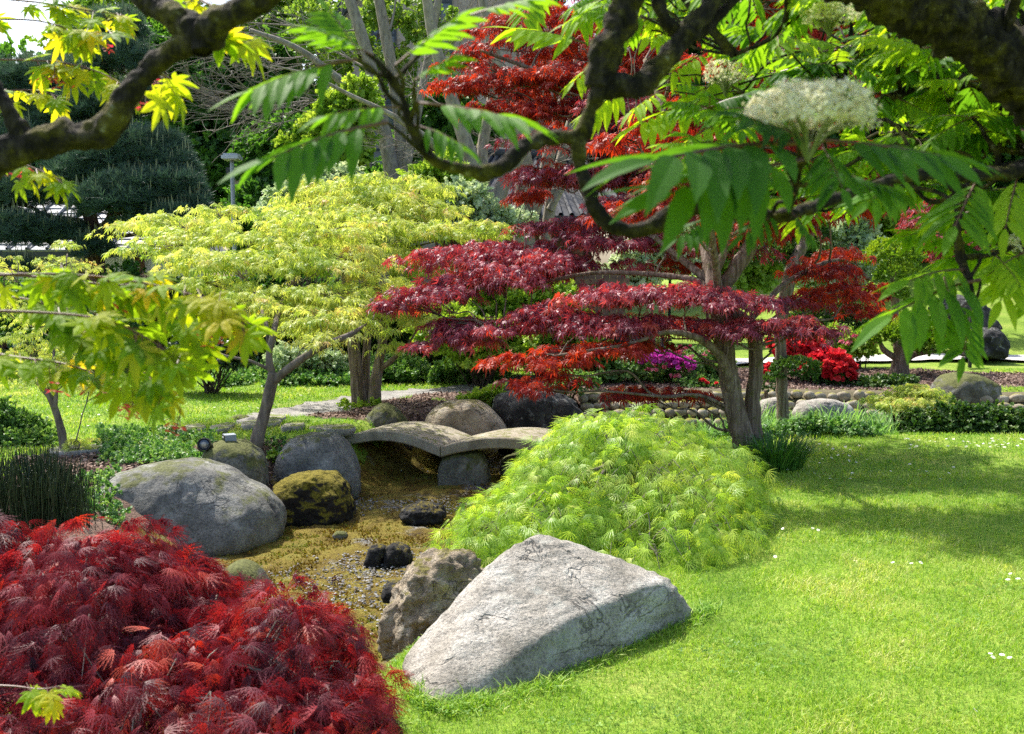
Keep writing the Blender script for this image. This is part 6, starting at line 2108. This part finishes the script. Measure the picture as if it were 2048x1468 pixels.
# ------------------------------------------------------------------ rowan overhead
rw = thing("rowan_tree", "near rowan with crooked lichened branches, paired leaflets and cream blossom", "tree", (1.45, 2.15, 0))
mb = MB()
tube(mb, [(1.45, 2.15, -.1), (1.42, 2.15, .5), (1.38, 2.13, 1.1), (1.32, 2.1, 1.65), (1.24, 2.08, 2.0), (1.2, 2.05, 2.5), (1.1, 2.1, 3.1)], [.14, .12, .11, .10, .085, .07, .05], 20, 10, knob=.10, kf=10, flare=.35)
part(mb, "trunk", M['bark_near'], rw, True)
RB = [[(2300, 310, 2.05, 84), (2150, 225, 2.0, 80), (2040, 140, 1.95, 74), (1930, 65, 1.92, 66), (1820, 15, 1.9, 58), (1700, -40, 1.88, 52), (1560, -90, 1.8, 48), (1420, -120, 1.7, 42), (1310, -80, 1.6, 38), (1268, -20, 1.56, 36), (1235, 60, 1.55, 36), (1208, 130, 1.55, 38), (1200, 175, 1.55, 32)],
      [(1700, -70, 1.85, 30), (1560, -70, 1.75, 28), (1450, -20, 1.62, 24), (1385, 55, 1.58, 23), (1330, 120, 1.56, 24), (1285, 165, 1.55, 30), (1235, 172, 1.55, 30), (1196, 178, 1.55, 22)],
      [(1560, -80, 1.7, 16), (1480, -10, 1.66, 14), (1380, 70, 1.6, 17), (1320, 20, 1.58, 18), (1330, -60, 1.6, 18)],
      [(1200, 170, 1.55, 24), (1188, 205, 1.55, 20), (1172, 245, 1.55, 18), (1160, 272, 1.55, 19), (1110, 272, 1.54, 17), (1055, 288, 1.52, 18), (1020, 322, 1.5, 19), (975, 345, 1.48, 18), (920, 338, 1.46, 17), (868, 322, 1.45, 15), (835, 280, 1.44, 13), (815, 240, 1.43, 11), (806, 195, 1.42, 9), (775, 140, 1.4, 6), (730, 105, 1.38, 4)],
      [(1160, 268, 1.55, 17), (1158, 320, 1.55, 17), (1175, 380, 1.55, 18), (1195, 425, 1.55, 20), (1225, 455, 1.55, 19), (1270, 462, 1.55, 18), (1315, 450, 1.55, 19), (1352, 418, 1.55, 19), (1400, 415, 1.55, 18), (1470, 425, 1.55, 18), (1540, 435, 1.55, 18), (1610, 420, 1.6, 15), (1700, 385, 1.7, 13), (1830, 350, 1.8, 14), (1960, 350, 1.9, 16), (2120, 330, 2.0, 24)],
      [(1575, 430, 1.55, 13), (1590, 370, 1.5, 11), (1605, 320, 1.45, 9), (1625, 270, 1.4, 7)],
      [(2150, 300, 2.0, 32), (2050, 330, 2.1, 20), (1960, 350, 2.1, 13), (1925, 400, 2.05, 11), (1915, 460, 2.0, 10), (1922, 520, 2.0, 11), (1940, 570, 1.95, 9), (1945, 610, 1.95, 5)],
      [(1922, 515, 2.0, 8), (1980, 510, 2.05, 7), (2040, 490, 2.1, 6), (2110, 480, 2.2, 6)],
      [(2060, 150, 2.4, 30), (1950, 170, 2.45, 14), (1850, 170, 2.5, 11), (1790, 195, 2.5, 9), (1720, 215, 2.5, 7), (1640, 220, 2.5, 4)],
      [(2100, 60, 2.5, 42), (2035, 130, 2.45, 36), (2030, 200, 2.4, 30), (2040, 270, 2.35, 26), (2120, 330, 2.2, 26)],
      [(1680, 220, 2.5, 7), (1690, 150, 2.55, 6), (1700, 90, 2.6, 5), (1705, 20, 2.6, 4)],
      [(1560, -60, 2.0, 12), (1575, 10, 2.1, 9), (1550, 70, 2.2, 6), (1470, 110, 2.3, 4)]]
nodes = []
for b in RB:
    mb = MB()
    ptube(mb, [(q0, q1, q2, q3 * .80) for q0, q1, q2, q3 in b], 24, 22, knob=.36, kf=48, seed=b[0][0])
    part(mb, "branch", M['bark_near'], rw, True)
    pts = np.array([list(P(a, c, Y)) + [r / F * Y] for a, c, Y, r in b])
    nodes.append(catmull(pts, 5))
nodes = np.vstack(nodes)
mb = MB()


def pinn(b0, tip, ti=None, up=(0, -.25, 1), rn=None):
    b0, tip = np.asarray(b0, float), np.asarray(tip, float)
    v = tip - b0
    L = np.linalg.norm(v)
    ti = rng.integers(0, 4) if ti is None else ti
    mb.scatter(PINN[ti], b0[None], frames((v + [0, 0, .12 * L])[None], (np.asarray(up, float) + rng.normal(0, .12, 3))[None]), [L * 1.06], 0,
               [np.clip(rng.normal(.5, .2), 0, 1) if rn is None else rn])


HAND = [(715, 118, 1.33, 440, 195, 1.25), (775, 245, 1.34, 470, 335, 1.22), (790, 130, 1.38, 955, 15, 1.34), (835, 205, 1.40, 1100, 265, 1.33), (745, 110, 1.38, 590, 50, 1.3), (830, 160, 1.38, 925, 110, 1.3), (940, 30, 1.5, 1110, -5, 1.45),
        (800, 215, 1.4, 610, 230, 1.35), (830, 250, 1.43, 960, 300, 1.38), (720, 110, 1.38, 640, -10, 1.4),
        (1612, 285, 1.4, 1215, 360, 1.2), (1605, 320, 1.42, 1270, 430, 1.25), (1640, 280, 1.4, 1990, 345, 1.3), (1620, 330, 1.44, 1840, 410, 1.35), (1615, 280, 1.4, 1450, 230, 1.3),
        (1640, 285, 1.4, 1700, 400, 1.3), (1590, 390, 1.5, 1500, 330, 1.4), (1580, 420, 1.52, 1640, 500, 1.5), (1560, 425, 1.55, 1470, 480, 1.5), (1820, 345, 1.8, 1720, 430, 1.7),
        (1960, 560, 1.95, 1735, 640, 1.8), (1935, 540, 1.98, 1790, 560, 1.85), (1945, 600, 1.95, 1925, 745, 1.9), (2050, 490, 2.1, 1990, 640, 2.0), (2090, 480, 2.1, 2080, 640, 2.0), (1990, 510, 2.05, 2060, 590, 1.95), (1945, 600, 1.95, 1840, 690, 1.85), (2060, 500, 2.1, 1960, 560, 2.0),
        (1960, 350, 1.95, 1900, 480, 1.8), (2040, 340, 2.0, 2000, 480, 1.9), (1440, 425, 1.56, 1330, 500, 1.5), (1180, 90, 2.9, 990, 45, 2.8), (1080, -40, 3.0, 1030, 70, 2.9), (1230, -20, 2.9, 1130, 60, 2.8), (1310, -20, 2.9, 1200, 40, 2.8),
        (1210, 120, 2.8, 1130, 170, 2.7), (1260, 180, 2.9, 1150, 235, 2.8), (1380, 60, 2.9, 1260, 90, 2.8), (1420, 100, 2.9, 1320, 170, 2.8), (1470, 120, 2.9, 1360, 230, 2.8), (1400, 200, 2.9, 1240, 265, 2.8), (1480, 230, 2.8, 1330, 300, 2.7), (1330, 180, 2.9, 1240, 230, 2.8)]
for a in HAND:
    pinn(P(*a[:3]), P(*a[3:]), (0, 2, 2, 3)[rng.integers(0, 4)] if a[2] < 1.7 else None, (0, -.25, 1), float(np.clip(rng.normal(.12, .08) if (a[0] > 1400 and a[2] < 1.7) else rng.normal(.45 if a[2] < 2 else .85, .12), 0, 1)))  # near right leaves darker, far ones lighter: shade and backlight put into colour
    b0 = P(*a[:3])
    nb = nearest(nodes, b0)
    if np.linalg.norm(nb[:3] - b0) > .015:
        q, rr = limb(nb[:3], b0, .004, .002, .06, .05, 4)
        tube(mb, q, rr, 6, 4, mat=2)
# rosettes on short twigs through the visible crown
for i in range(104):
    if i < 84:
        px, py, Y = rng.uniform(1380, 2100), rng.uniform(-40, 400), rng.uniform(2.1, 3.6)
        if px < 1560 and py > 330:
            py = rng.uniform(-40, 200)
    elif i < 94:
        px, py, Y = rng.uniform(1860, 2120), rng.uniform(380, 560), rng.uniform(2.1, 2.8)
    else:
        px, py, Y = rng.uniform(1150, 1420), rng.uniform(-80, 40), rng.uniform(2.4, 3.4)
    c = P(px, py, Y)
    nb = nearest(nodes, c)
    q, rr = limb(nb[:3], c, min(.008, nb[3] * .5), .003, .05, .06, 5)
    tube(mb, q, rr, 6, 4, mat=2, knob=.15, kf=40)
    a0 = rng.uniform(0, 6.28)
    for k in range(rng.integers(5, 8)):
        a = a0 + k * 1.1
        L = rng.uniform(.11, .175)
        d = np.array([math.cos(a) - .25, math.sin(a) * .8, rng.uniform(-.55, .25)])
        pinn(c, c + nrm(d) * L, None, (0, -.25, 1), float(np.clip(rng.normal(.68, .2), 0, 1)))  # lighter leaf colour stands in for backlight
# crown above the picture, which shades the near leaves
for i in range(34):
    y = rng.uniform(.9, 3.0)
    c = np.array([rng.uniform(-.2, 2.6), y, 1.7 + .30 * y + rng.uniform(.18, .9)])
    nb = nearest(nodes, c)
    q, rr = limb(nb[:3], c, .012, .004, .05, .05, 5)
    tube(mb, q, rr, 6, 3, mat=2)
    for k in range(7):
        a = k * .9 + i
        pinn(c, c + nrm([math.cos(a), math.sin(a), rng.uniform(-.15, .3)]) * rng.uniform(.15, .2))
part(mb, "crown", [M['rowan'], M['stalk'], M['bark_near']], rw)
for px, py, Y, wp, hp, n in ((1618, 228, 1.36, 116, 62, 2100), (1660, 34, 2.1, 52, 26, 500), (1452, 150, 2.5, 42, 28, 420), (1470, 12, 2.5, 34, 24, 300), (2040, 492, 2.1, 26, 26, 200)):
    c, r = E(px, py, Y, wp, hp)
    r[1] = r[0] * .8
    mb = MB()
    d = sphere_dirs(n, -.35)
    lump = 1 + .22 * fbm(d * 3.2 + px, 2)
    p = c + d * r * (lump * rng.uniform(.82, 1.05, n))[:, None]
    mb.scatter(FLOWER, p, frames(nrm(np.cross(d, rng.normal(size=(n, 3)))), nrm(d + rng.normal(0, .4, (n, 3)))), rng.uniform(.0042, .0065, n))
    # stamens
    sp_ = T([(-.04, 0, 0), (.04, 0, 0), (0, 1, 0)], [(0, 1, 2)])
    mb.scatter(sp_, p, frames(nrm(d + rng.normal(0, .5, (n, 3))), sphere_dirs(n)), rng.uniform(.006, .011, n))
    for i in range(26):
        tube(mb, [c - [0, 0, r[2] * 1.5], c - [0, 0, r[2] * .6] + d[i] * r * .3, c + d[i] * r * .9], [.0016, .0012, .0008], 4, 2, mat=1)
    part(mb, "blossom", [M['corymb'], M['greenstalk']], rw)

# ------------------------------------------------------------------ daisies
DZ = MB()
npet = 11
V, fs, ms = [(0, 0, .012)], [], []
for k in range(npet):
    a = 2 * math.pi * k / npet
    for da, rr_, zz in ((-.2, .35, .0), (-.17, .9, .04), (0, 1.0, .03), (.17, .9, .04), (.2, .35, .0)):
        V.append((rr_ * math.cos(a + da), rr_ * math.sin(a + da), zz))
    i = 1 + 5 * k
    fs.append((i, i + 1, i + 2, i + 3, i + 4))
    ms.append(0)
i = len(V)
for k in range(8):
    V.append((.36 * math.cos(k * math.pi / 4), .36 * math.sin(k * math.pi / 4), .03))
V.append((0, 0, .17))
for k in range(8):
    fs.append((i + k, i + (k + 1) % 8, i + 8))
    ms.append(1)
i = len(V)
V += [(-.05, 0, 0), (.05, 0, 0), (.04, 0, -3), (-.04, 0, -3), (0, -.05, 0), (0, .05, 0), (0, .04, -3), (0, -.04, -3)]
fs += [(i, i + 1, i + 2, i + 3), (i + 4, i + 5, i + 6, i + 7)]
ms += [2, 2]
DZ.add(T(V, fs, ms), None)
dz0 = DZ.build("daisy", [M['petal'], M['daisyeye'], M['grass']])
tag(dz0, "small white daisy with a yellow eye growing in the lawn grass", "daisy", "daisies in the lawn")
spots = [(1710, 1137), (1785, 1140), (1800, 1144), (1815, 1138), (1822, 1141), (1841, 1141), (1535, 1073), (1528, 1085), (1548, 1066), (1565, 1070), (1625, 1068), (1636, 1073), (1550, 1128), (1527, 1160), (1995, 1160), (2005, 1163), (2020, 1161),
         (2015, 1175), (2035, 1175), (1928, 1207), (1975, 1207), (1980, 1325), (1985, 1333), (2003, 1330), (2018, 1336), (1660, 968), (1690, 973), (1668, 972), (1700, 968), (1880, 968), (1950, 1440)]
r = np.random.default_rng(77)
spots += [(r.normal(1660, 60), r.uniform(893, 935)) for _ in range(34)] + [(r.uniform(1800, 2045), r.uniform(886, 906)) for _ in range(60)] + [(r.uniform(1560, 2000), r.uniform(920, 960)) for _ in range(16)]
spots += [(r.normal(250, 90), r.uniform(790, 880)) for _ in range(70)] + [(r.uniform(420, 620), r.uniform(780, 830)) for _ in range(26)]
first = True
for px, py in spots:
    g = G(px, py)
    if zone(np.array([g[0]]), np.array([g[1]]))[0] != 0:
        continue
    o = dz0 if first else dz0.copy()
    if not first:
        COL.objects.link(o)
    first = False
    s_ = r.uniform(.0095, .013) * (1.0 if g[1] < 7 else 1.15)
    o.location = (g[0], g[1], H(g[0], g[1]) + s_ * 2.6 + .012)
    o.scale = (s_, s_, s_)
    o.rotation_euler = (r.normal(.25, .25), r.normal(0, .25), r.uniform(0, 6.28))
